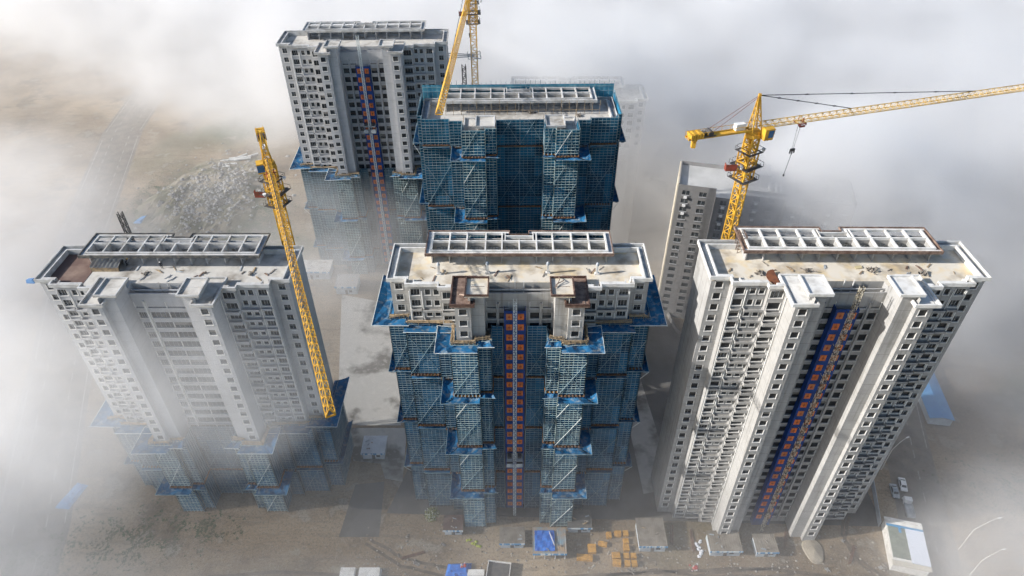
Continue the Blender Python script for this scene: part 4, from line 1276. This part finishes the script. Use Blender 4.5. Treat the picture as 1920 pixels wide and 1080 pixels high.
# ------------------------------------------------------------------ site huts, stacks, vehicles, lamps
ROOF_SHED = mat('dusty_shed_roof', (.26, .23, .19), .9, (.17, .15, .12), .5)
FASCIA = mat('blue_white_fascia', (.05, .22, .42), .7, (.55, .6, .62), 1.1, .48, .53, stretch=(1, 1, .05))
WALLP = mat('pale_panel', (.45, .5, .54), .7, (.36, .40, .44), .5)
BTARP = mat('blue_tarp', (.01, .10, .42), .6, (.02, .16, .55), .9, .45, .6)
def shed(x0, x1, y0, y1, h, label, roof=ROOF_SHED, wall=WALLP, legs=False, tarp=False, rz=0.0, ribs=14, group='site huts at the foot of the towers'):
    cx, cy = (x0 + x1) / 2, (y0 + y1) / 2; a, b = (x1 - x0) / 2, (y1 - y0) / 2
    T = thing('site_hut', label, 'hut', (cx, cy, 0), rz, group)
    w = MB()
    if legs:
        for x in (-a + .15, -a * .3, a * .35, a - .15):
            for y in (-b + .15, b - .15): w.box(x - .1, x + .1, y - .1, y + .1, 0, h - .3)
        w.box(-a + .3, a - .3, b - .3, b - .2, 0, h - .3); w.build('post_frame', WHITE_TRIM, T)
    else:
        w.box(-a + .15, a - .15, -b + .15, b - .15, 0, h - .3); w.build('wall', wall, T)
        d = MB(); d.box(-.45, .45, -b + .08, -b + .15, 0, 2.0); d.build('door', DARK_TRIM, T)
    r = MB()
    r.hexa([(-a - .2, -b - .2, h - .3), (a + .2, -b - .2, h - .3), (a + .2, b + .2, h), (-a - .2, b + .2, h), (-a - .2, -b - .2, h - .2), (a + .2, -b - .2, h - .2), (a + .2, b + .2, h + .1), (-a - .2, b + .2, h + .1)])
    for i in range(ribs + 1):
        x = -a - .15 + (2 * a + .3) * i / ribs; r.bar((x, -b - .2, h - .17), (x, b + .2, h + .13), .07)
    ro = r.build('roof', roof, T)
    if not legs:
        wd = MB(); wd.box(a * .25, a * .25 + 1.1, -b + .07, -b + .149, 1.0, 1.9); wd.build('window', DARKG, T)
    for _ in range(5):
        wt = MB(); q = Vector((rng.uniform(-a * .8, a * .8), rng.uniform(-b * .8, b * .7), h + .16)); v = Vector((rng.uniform(-1, 1), rng.uniform(-.6, .6), 0)) * .6
        wt.bar(q - v, q + v, rng.choice((.15, .3)), h=.15); wt.build('roof_weight', rng.choice((BAMBOO, GUTTER, PILE)), ro)
    f = MB(); f.box(-a - .25, a + .25, -b - .32, -b - .21, h - .75, h - .1); f.build('fascia', FASCIA, T)
    if tarp:
        t = MB(); n = 8
        def tp(i, j):
            return (-a + .3 + (a * 1.25) * i / n, -b + .4 + (2 * b - 1.3) * j / n, h + .16 + .3 * j / n + .12 * math.sin(i * 1.7) * math.cos(j * 1.3))
        for i in range(n):
            for j in range(n): t.quad(tp(i, j), tp(i + 1, j), tp(i + 1, j + 1), tp(i, j + 1))
        t.build('tarpaulin', BTARP, ro)
        t = MB(); t.bar((0, b * .6, h + .7), (a * .3, -b * .5, h + .5), .22, h=.08); t.build('plank', WHITE_TRIM, ro)
shed(5.2, 13.3, 90.8, 97.6, 3.2, 'open fronted hut with a bright blue tarp on its roof', legs=True, tarp=True, roof=mat('striped_shed_roof', (.36, .26, .17), .9, (.2, .3, .36), .5))
shed(-3.3, 2.8, 93.8, 98.0, 2.8, 'small hut directly below the hoist shaft of the brown trayed tower')
shed(-18.0, -13.2, 97.5, 101.5, 2.8, 'blue edged hut beside the yellow green scrap heap', roof=ROOF_EARTH)
shed(14.4, 20.4, 98.2, 103.0, 2.8, 'dark roofed hut with bright fascia between blue tarp hut and tower', roof=mat('dark_shed_roof', (.12, .115, .105), .9, (.17, .16, .14), .4))
shed(32.2, 39.0, 92.8, 100.4, 3.2, 'grey brown hut beside the yellow formwork stacks')
shed(50.0, 57.8, 91.6, 96.8, 3.0, 'hut with white sacks piled against its side wall')
shed(61.7, 66.9, 91.4, 96.0, 2.8, 'plain low hut in front of the bare white tower', ribs=10)
T = thing('site_office', 'long white roofed site office with blue trim beside the road', 'site office', (100.0, 93.2, 0), R_(-14))
w = MB(); w.box(-4.2, 4.2, -6.4, 6.4, 0, 3.2); w.build('wall', WHITE_TRIM, T)
r = MB(); r.box(.2, 4.5, -5.4, 4.6, 3.2, 3.5); r.build('roof_panel', mat('bluish_white_roof', (.62, .66, .74), .6), T)
r = MB(); r.box(-4.0, .1, -4.6, 4.4, 3.2, 3.36); r.build('roof_panel', mat('mossy_roof', (.22, .24, .2), .9, (.15, .17, .14), .5), T)
r = MB(); r.box(-4.5, 4.5, 4.7, 6.8, 3.2, 3.55); r.box(-4.5, 4.5, 5.5, 5.65, 3.56, 3.75); r.build('roof_panel', WHITE_TRIM, T)
r = MB(); r.box(-4.5, 4.5, -6.8, -5.5, 3.2, 3.4); r.build('roof_panel', mat('cream_roof', (.5, .47, .4), .8), T)
r = MB(); r.box(-4.3, 4.5, 4.3, 4.75, 3.36, 3.66); r.box(-1.5, -.9, 2.8, 4.3, 3.37, 3.5); r.build('blue_trim', mat('trim_blue', (.06, .24, .45), .7), T)

TIM = mat('yellow_timber', (.52, .27, .04), .8, (.34, .17, .03), 1.2)
def stack(x, y, w, d, n, rz, label):
    T = thing('formwork_stack', label, 'stack', (x, y, 0), rz, 'stacks of yellow formwork timber')
    z = 0.0
    for i in range(n):
        b = MB(); j = rng.uniform(-.08, .08)
        for k in range(4):
            y0 = -d / 2 + d * k / 4; b.box(-w / 2 + j, w / 2 + j, y0 + .02, y0 + d / 4 - .02, z, z + .2)
        b.build('board_layer', TIM, T); z += .24
SL = ['in front of the blue tarp hut, nearest to it', 'behind the two lying at an angle', 'single one nearest the dark roofed hut', 'at the far end of the far row', 'middle of the far row', 'by the hut end of the far row', 'second from the back beside the hut', 'third from the back beside the hut',
      'thick fanned one of the front group', 'in front of the fanned one', 'back one by the hut, inner of the pair', 'back one by the hut, outer of the pair', 'front one by the hut, inner of the pair', 'front one by the hut, outer of the pair']
for (x, y, w, d, n, a), l in zip([(18.2, 91.0, 4.0, 1.5, 4, -.08), (20.2, 93.4, 2.0, 2.4, 4, 0), (23.1, 94.8, 2.2, 1.3, 3, -.2), (25.0, 97.2, 1.2, 1.7, 4, .05), (27.3, 97.6, 1.7, 1.5, 4, 0), (29.4, 97.7, 1.3, 1.5, 4, 0), (29.2, 95.6, 1.3, 1.5, 3, .03), (29.0, 93.6, 1.4, 1.7, 4, 0),
                                   (26.2, 91.4, 2.0, 1.6, 5, .05), (26.2, 89.5, 2.1, 1.5, 5, -.12), (28.8, 91.4, 1.4, 1.4, 4, 0), (30.6, 91.4, 1.4, 1.4, 4, 0), (28.8, 89.4, 1.4, 1.5, 4, 0), (30.6, 89.4, 1.4, 1.5, 4, 0)], SL):
    stack(x, y, w, d, n, a, 'yellow timber stack, ' + l)
for _ in range(16):
    x = rng.uniform(-30, 98); y = rng.choice((rng.uniform(84.5, 89), rng.uniform(85, 99)))
    if any(a < x < b and c < y < d for a, b, c, d in ((4, 15, 89, 99), (-5, 4, 92, 99), (16, 40, 88, 101), (49, 68, 90, 98), (94, 107, 84, 101), (-18, -1, 84, 91), (73, 81, 89, 97))): continue
    pile(x, y, 0, rng.uniform(.5, 1.1), 'low waste pile on the bare dirt along the front of the site', 12, rng.choice((PILE, RUB, BAMBOO)), group='waste piles along the front of the site')
for x, y, a, l in ((41.5, 97.5, 1.4, 'rusty rebar bundle between two huts'), (46.6, 96.0, 1.5, 'rusty rebar bundle behind the white sacks'), (-25.5, 92.0, .3, 'rusty rebar bundle on the dirt left of the small tree'), (71.0, 96.5, 1.2, 'rusty rebar bundle between plain hut and sand heap'), (86.5, 92.0, 1.0, 'rusty rebar bundle between sand heap and site office')):
    mb = MB()
    for i in range(9):
        o = Vector((-math.sin(a), math.cos(a), 0)) * rng.uniform(-.45, .45); d = Vector((math.cos(a + rng.uniform(-.04, .04)), math.sin(a), 0)) * rng.uniform(2.4, 3.2)
        mb.bar(o - d + Vector((0, 0, .1 + .05 * (i % 4))), o + d + Vector((0, 0, .1 + .05 * (i % 3))), .12)
    mb.bar(Vector((-math.sin(a), math.cos(a), 0)) * -.7 + Vector((0, 0, .06)), Vector((-math.sin(a), math.cos(a), 0)) * .7 + Vector((0, 0, .06)), .14)
    tag(mb.build('rebar_bundle', mat('rebar_rust', (.16, .085, .05), .8, (.09, .05, .035), 1.5) if 'rebar_rust' not in bpy.data.materials else bpy.data.materials['rebar_rust'], None, (x, y, 0)), l, 'rebar')
YG = mat('yellow_green_sack', (.42, .46, .05), .7, (.3, .34, .04), 2)
for i, (x, y) in enumerate(((-11.9, 96.0), (-11.2, 96.1), (-10.5, 95.2), (-9.9, 94.9), (-9.2, 94.4), (-8.6, 94.3), (-9.6, 95.6))):
    mb = MB(); mb.rock((0, 0, 0), .45, rng, flat=.8); mb.rock((.25, .1, 0), .35, rng, flat=.7)
    tag(mb.build('sack', YG, None, (x, y, .1)), 'yellow green sack in the loose row left of the small hut', 'sack', 'yellow green sacks')
WS = mat('white_plastic', (.68, .69, .72), .6, (.5, .52, .56), 2)
for i in range(10):
    mb = MB(); mb.rock((0, 0, 0), rng.uniform(.4, .7), rng, flat=.6)
    tag(mb.build('sack', WS, None, (48.2 + rng.uniform(-.9, .7), 91.6 + i * .48, .1)), 'white sack heaped against the hut side wall', 'sack', 'white sacks by the hut')
mb = MB()
for _ in range(9): mb.rock((rng.uniform(-1.6, 1.6), rng.uniform(-1, 1), 0), rng.uniform(.3, .7), rng)
tag(mb.build('debris_pile', mat('red_scrap', (.38, .05, .04), .8, (.5, .5, .5), .9, .52, .56), None, (45.2, 88.6, 0)), 'red and grey scrap heap by the white sacks', 'debris')
mb = MB(); mb.hexa([(-3.2, -2, 0), (3.0, -2, 0), (3.4, 1.8, 0), (-2.6, 1.6, 0), (-2.4, -1.2, .7), (2.0, -1, 1.2), (2.4, 1.0, .9), (-1.8, 1.0, .8)])
for _ in range(10): mb.rock((rng.uniform(-3, 3), rng.uniform(-1.4, 1.4), .5), rng.uniform(.3, .8), rng)
tag(mb.build('tarpaulin_heap', BTARP, None, (-13.8, 88.0, 0)), 'crumpled bright blue tarp heap with red scraps', 'tarp')
mb = MB()
for _ in range(5): mb.rock((rng.uniform(-1, 1), rng.uniform(-.6, .6), .6), rng.uniform(.25, .5), rng)
tag(mb.build('debris_pile', bpy.data.materials['red_scrap'], None, (-12.4, 88.9, .5)), 'red scraps lying on the blue tarp heap', 'debris')
def slab_stack(x, y, w, d, label, m):
    mb = MB()
    for i in range(5):
        j = rng.uniform(-.2, .2); mb.box(-w / 2 + j, w / 2 + j, -d / 2, d / 2, i * .22, i * .22 + .16)
    tag(mb.build('panel_stack', m, None, (x, y, 0)), label, 'stack')
slab_stack(-41.2, 86.6, 3.6, 3.0, 'separate square stack of white panels at the picture edge', WHITE_TRIM)
slab_stack(-35.6, 86.6, 5.2, 3.0, 'long ragged stack of white panels beside the square one', WHITE_TRIM)
slab_stack(-9.2, 86.8, 4.0, 1.6, 'low stack of white panels beside the blue tarp heap', WHITE_TRIM)
T = thing('dump_trailer', 'dark open trailer with a white rim near the blue tarp heap', 'trailer', (-3.6, 87.2, 0), -.12)
mb = MB(); mb.box(-2.8, 2.8, -2.2, 2.2, .7, .9); mb.build('bed', STEEL, T)
mb = MB(); ring(mb, -2.9, 2.9, -2.3, 2.3, .9, 1.5, .14); mb.build('rim', WHITE_TRIM, T)
for x in (-1.6, 1.6):
    for y in (-2.0, 2.0):
        mb = MB(); mb.tube((x, y - .14, .42), (x, y + .14, .42), .42, n=12); mb.build('wheel', DARK_TRIM, T)
mb = MB(); n = 26
for i in range(n):
    t = 2 * math.pi * i / n; mb.v.append((2.3 * math.cos(t) * (1 + .1 * math.sin(3 * t)), 3.6 * math.sin(t) * (1 + .1 * math.cos(2 * t)), .35))
mb.v.append((0, 0, 1.1)); mb.f = [(i, (i + 1) % n, n) for i in range(n)]; mb.m = [0] * n
k = len(mb.v); mb.v += [(x * 1.08, y * 1.08, 0) for x, y, _ in mb.v[:n]]; mb.f += [(k + i, k + (i + 1) % n, (i + 1) % n, i) for i in range(n)]; mb.m += [0] * n
tag(mb.build('sand_heap', mat('pale_sand', (.36, .32, .25), .95, (.28, .24, .19), .8), None, (77.0, 93.0, 0)), 'smooth oval heap of pale sand by the bare white tower', 'heap')
mb = MB(); mb.hexa([(-2.6, -4, 0), (1.5, -4.4, 0), (3.0, 3.2, 0), (-.5, 4.2, 0), (-2.0, -3, .5), (1.0, -3.2, .8), (2.2, 2.4, .6), (-.2, 3.2, .4)])
for _ in range(8): mb.rock((rng.uniform(-1.5, 1.5), rng.uniform(-3, 3), .4), rng.uniform(.4, .9), rng)
tag(mb.build('tarpaulin_heap', mat('washed_blue_tarp', (.04, .2, .48), .7, (.07, .3, .6), .6), None, (-121.5, 109.5, 0)), 'pale blue tarp heap alone on the foggy open ground', 'tarp')
mb = MB(); mb.hexa([(-2, -3, 0), (1.2, -3, 0), (2.4, 3, 0), (0, 3.4, 0), (-1.6, -2.4, .6), (.8, -2.4, .8), (1.8, 2.4, .7), (.2, 2.8, .5)])
tag(mb.build('tarpaulin_heap', bpy.data.materials['washed_blue_tarp'], None, (-160.0, 246.0, .3)), 'small blue tarp beside the ridged spoil heap', 'tarp')
T = thing('site_hut', 'long blue roofed hut in the fog beyond the bare white tower', 'hut', (131, 147, 0), R_(-9), group=None)
mb = MB(); mb.box(-3.2, 3.2, -13, 13, 0, 2.8); mb.build('wall', WALLP, T)
mb = MB()
for s in (-1, 1): mb.hexa([(0, -13.3, 3.7), (0, 13.3, 3.7), (s * 3.6, 13.3, 2.8), (s * 3.6, -13.3, 2.8), (0, -13.3, 3.8), (0, 13.3, 3.8), (s * 3.6, 13.3, 2.9), (s * 3.6, -13.3, 2.9)] if s > 0 else [(-3.6, -13.3, 2.8), (-3.6, 13.3, 2.8), (-.002, 13.3, 3.7), (-.002, -13.3, 3.7), (-3.6, -13.3, 2.9), (-3.6, 13.3, 2.9), (-.002, 13.3, 3.8), (-.002, -13.3, 3.8)])
mb.build('roof', mat('blue_sheet_roof', (.05, .2, .46), .6, (.08, .26, .5), .3), T)
shed(-43.4, -36.9, 121.5, 127.3, 3.2, 'white roofed shed on the stained yard between two towers', roof=mat('white_shed_roof', (.6, .62, .64), .7, (.5, .51, .53), .4), ribs=8, group=None)
shed(-84, -70, 205, 212, 4.0, 'grey low building at the foot of the distant tower', roof=ROOF_GREY, ribs=4, group=None)
shed(-66, -58, 196, 203, 4.0, 'low grey building with roof hatches below the distant tower', roof=mat('hatch_roof', (.30, .29, .28), .9), ribs=2, group=None)

def car(x, y, rz, label, body):
    T = thing('parked_car', label, 'car', (x, y, 0), rz, 'vehicles parked beside the road')
    P = [(-2.2, .5), (-2.15, .85), (-1.3, .98), (-.75, 1.42), (.75, 1.45), (1.45, 1.02), (2.15, .92), (2.25, .5), (2.1, .3), (-2.1, .3)]
    mb = MB(); n = len(P)
    for s in (-1, 1):
        for (a, z) in P: mb.v.append((s * (.86 if z < 1.2 else .68), a, z))
    mb.f = [tuple(range(n)), tuple(range(n, 2 * n))[::-1]] + [(i, n + i, n + (i + 1) % n, (i + 1) % n) for i in range(n)]; mb.m = [0] * len(mb.f)
    mb.build('body', body, T)
    g = MB(); g.quad((-.62, -1.28, 1.02), (.62, -1.28, 1.02), (.58, -.78, 1.42), (-.58, -.78, 1.42)); g.build('windscreen', DARKG, T)
    g = MB(); g.quad((-.58, .79, 1.46), (.58, .79, 1.46), (.62, 1.42, 1.06), (-.62, 1.42, 1.06)); g.build('rear_window', DARKG, T)
    for s in (-1, 1):
        g = MB(); g.quad((s * .87, -1.1, .98), (s * .87, 1.2, .98), (s * .72, .75, 1.38), (s * .72, -.7, 1.38)); g.build('side_window', DARKG, T)
        for yy in (-1.35, 1.35):
            w = MB(); w.tube((s * .72, yy, .32), (s * .9, yy, .32), .32, n=12); w.build('wheel', DARK_TRIM, T)
        h = MB(); h.box(s * .62 - .18, s * .62 + .18, -2.24, -2.14, .62, .78); h.build('headlight', WHITE, T)
car(108.4, 112.6, R_(-14), 'white car parked beside the road between tower and site office', WHITE)
car(105.2, 110.5, R_(-10), 'grey car parked inside the site beside the white car', GUTTER)
def van(x, y, rz):
    T = thing('parked_van', 'pale flatbed truck behind the site office', 'truck', (x, y, 0), rz, 'vehicles parked beside the road')
    mb = MB(); mb.box(-1, 1, -3.2, 1.0, .7, 1.1); mb.box(-1, -.9, -3.2, 1.0, 1.1, 1.5); mb.box(.9, 1, -3.2, 1.0, 1.1, 1.5); mb.build('bed', GUTTER, T)
    mb = MB(); mb.hexa([(-1, 1.2, .5), (1, 1.2, .5), (1, 3.1, .5), (-1, 3.1, .5), (-.95, 1.25, 2.2), (.95, 1.25, 2.2), (.95, 2.6, 2.2), (-.95, 2.6, 2.2)]); mb.build('cab', WHITE, T)
    for s in (-1, 1):
        for yy in (-2.2, 2.2):
            w = MB(); w.tube((s * .75, yy, .45), (s * 1.0, yy, .45), .45, n=12); w.build('wheel', DARK_TRIM, T)
van(106.6, 105.2, R_(-12))
LAMPM = mat('lamp_post_paint', (.55, .53, .48), .6)
def lamp(x, y, dx, dy, h, label):
    T = thing('street_lamp', label, 'street lamp', (x, y, 0), group='street lamps along the foggy road')
    p = MB(); p.tube((0, 0, 0), (0, 0, h), .14, .1, 8); p.build('pole', LAMPM, T)
    a = MB(); pr = None
    for i in range(11):
        t = i / 10; q = (dx * t, dy * t, h + 2.2 * math.sin(t * math.pi * .62))
        if pr: a.tube(pr, q, .09, n=6)
        pr = q
    a.build('arm', LAMPM, T)
    l = MB(); q = Vector(pr); l.bar(q - Vector((.2 * (dx > 0), 0, 0)), q + Vector((dx, dy, 0)).normalized() * .9, .32, h=.16); l.build('lamp_head', WHITE, T)
lamp(114.5, 93.5, 6.5, 2.0, 9, 'street lamp with long curved arm opposite the site office')
lamp(113.0, 86.0, 5.0, 1.6, 8, 'street lamp nearest the bottom edge, beside the weedy ground')
lamp(104.8, 118.0, 4.5, 2.5, 9, 'street lamp standing beside the bare white tower foot')
mb = MB()
for a, b in zip([(53, 193.6), (55.5, 184), (57, 176), (60, 168), (64, 160)], [(55.5, 184), (57, 176), (60, 168), (64, 160), (66, 150)]):
    mb.bar((*a, .9), (*b, .9), .35, h=1.8)
tag(mb.build('boundary_wall', OLD_WALL), 'low kinked boundary wall between netted towers and white tower', 'wall')
mb = MB()
for a, b in zip([(103.5, 127), (101.6, 120), (100, 113), (98.2, 106)], [(101.6, 120), (100, 113), (98.2, 106), (96.6, 100)]):
    mb.bar((*a, 1.1), (*b, 1.1), .12, h=2.2)
tag(mb.build('site_fence', WALLP), 'pale site fence beside the foot of the bare white tower', 'fence')
# young tree by the scrap heap
T = thing('young_tree', 'small yellow green tree beside the blue edged hut', 'tree', (-21.3, 101.6, 0))
mb = MB(); mb.tube((0, 0, 0), (.1, .1, 2.4), .13, .08, 7)
for i in range(7):
    t = i * .9; mb.tube((.05, .05, 1.2 + .2 * i), (1.2 * math.cos(t), 1.2 * math.sin(t), 2.8 + .25 * i), .06, .025, 5)
mb.build('trunk', BROWN_TRIM, T)
mb = MB()
for _ in range(900):
    v = Vector((rng.gauss(0, 1), rng.gauss(0, 1.2), rng.gauss(0, .8)))
    if v.length > 2.2: continue
    c = Vector((0, 0, 3.2)) + v * .95; u = Vector((rng.gauss(0, 1), rng.gauss(0, 1), rng.gauss(0, 1))).normalized(); w = u.orthogonal().normalized()
    s = rng.uniform(.1, .22); mb.quad(c - u * s - w * s * .6, c + u * s - w * s * .6, c + u * s + w * s * .6, c - u * s + w * s * .6, 0 if rng.random() < .7 else 1)
mb.build('crown', [mat('yellow_green_leaf', (.16, .17, .035), .8, (.09, .11, .03), 1.5), mat('pale_leaf', (.42, .44, .36), .8)], T)

# ------------------------------------------------------------------ fog
def fog_material():
    m = bpy.data.materials.new('fog_air'); m.use_nodes = True
    t = m.node_tree; t.nodes.clear(); T = NT(m)
    out = T.n('OutputMaterial'); pv = T.n('VolumePrincipled'); T.l(pv.outputs[0], out.inputs['Volume'])
    pv.inputs['Color'].default_value = (.985, .985, .99, 1); pv.inputs['Anisotropy'].default_value = .15
    g = T.n('NewGeometry').outputs['Position']
    sx = T.n('SeparateXYZ'); T.l(g, sx.inputs[0]); X, Y, Z = sx.outputs
    # billows: one noise drives every bank
    mp = T.n('Mapping'); mp.inputs['Scale'].default_value = (1, 1, 1.3); mp.inputs['Location'].default_value = NOISE_OFF; T.l(g, mp.inputs[0])
    nz = T.ramp(T.noise(mp.outputs[0], .0175, 5.0, .64), .41, .61)
    def smooth(v, a, b, lo, hi):
        x = T.n('MapRange', interpolation_type='SMOOTHSTEP')
        for i, q in ((1, a), (2, b), (3, lo), (4, hi)): x.inputs[i].default_value = q
        T.l(v, x.inputs[0]); return x.outputs[0]
    total = smooth(Z, 55, 0, 0, BASE)                                    # thin ground mist everywhere
    far = T.math('MULTIPLY', smooth(T.math('ADD', Y, T.math('MULTIPLY', X, FAR_TILT)), *FAR_Y, 0, FAR_D), smooth(Z, *FAR_Z, 0, 1))
    total = T.math('ADD', total, far)
    for (c, r, s) in BANKS:      # soft ellipsoids: strength falls with the square of the distance
        k = T.n('VectorMath', operation='MULTIPLY_ADD'); T.l(g, k.inputs[0])
        k.inputs[1].default_value = [1 / q for q in r]; k.inputs[2].default_value = [-a / q for a, q in zip(c, r)]
        dt = T.n('VectorMath', operation='DOT_PRODUCT'); T.l(k.outputs[0], dt.inputs[0]); T.l(k.outputs[0], dt.inputs[1])
        q = T.n('Math', operation='MULTIPLY_ADD', use_clamp=True); T.l(dt.outputs['Value'], q.inputs[0]); q.inputs[1].default_value = -s; q.inputs[2].default_value = s
        total = T.math('ADD', total, q.outputs[0])
    T.l(T.math('MULTIPLY', total, T.math('MULTIPLY_ADD', nz, .85, .24)), pv.inputs['Density'])
    m.cycles.volume_step_rate = 0.26
    return m

NOISE_OFF = (13.0, 4.0, 7.0)
BASE = 0.0065
FAR_TILT = 0.6
FAR_Y = (200, 300); FAR_D = 0.075; FAR_Z = (93, 50)
BANKS = [((-140, 80, 16), (50, 50, 54), .036),      # beside the tower with the brown roof corner
         ((-102, 97, 44), (28, 22, 34), .036),
         ((-66, 96, 58), (30, 18, 24), .04),
         ((-190, 160, 10), (74, 110, 60), .03),
         ((-85, 70, 2), (80, 26, 15), .05),
         ((150, 140, 34), (60, 80, 66), .022),
         ((126, 82, 4), (40, 32, 34), .055),
         ((102, 172, 52), (46, 28, 38), .11),
         ((-62, 198, 14), (44, 26, 36), .02),
         ((60, 84, 2), (60, 20, 14), .015),
         ((24, 226, 50), (60, 24, 48), .10)]
fog = fog_material()
mb = MB(); mb.box(-420, 420, -60, 720, -1, 165)
tag(mb.build('haze', fog), kind='stuff')
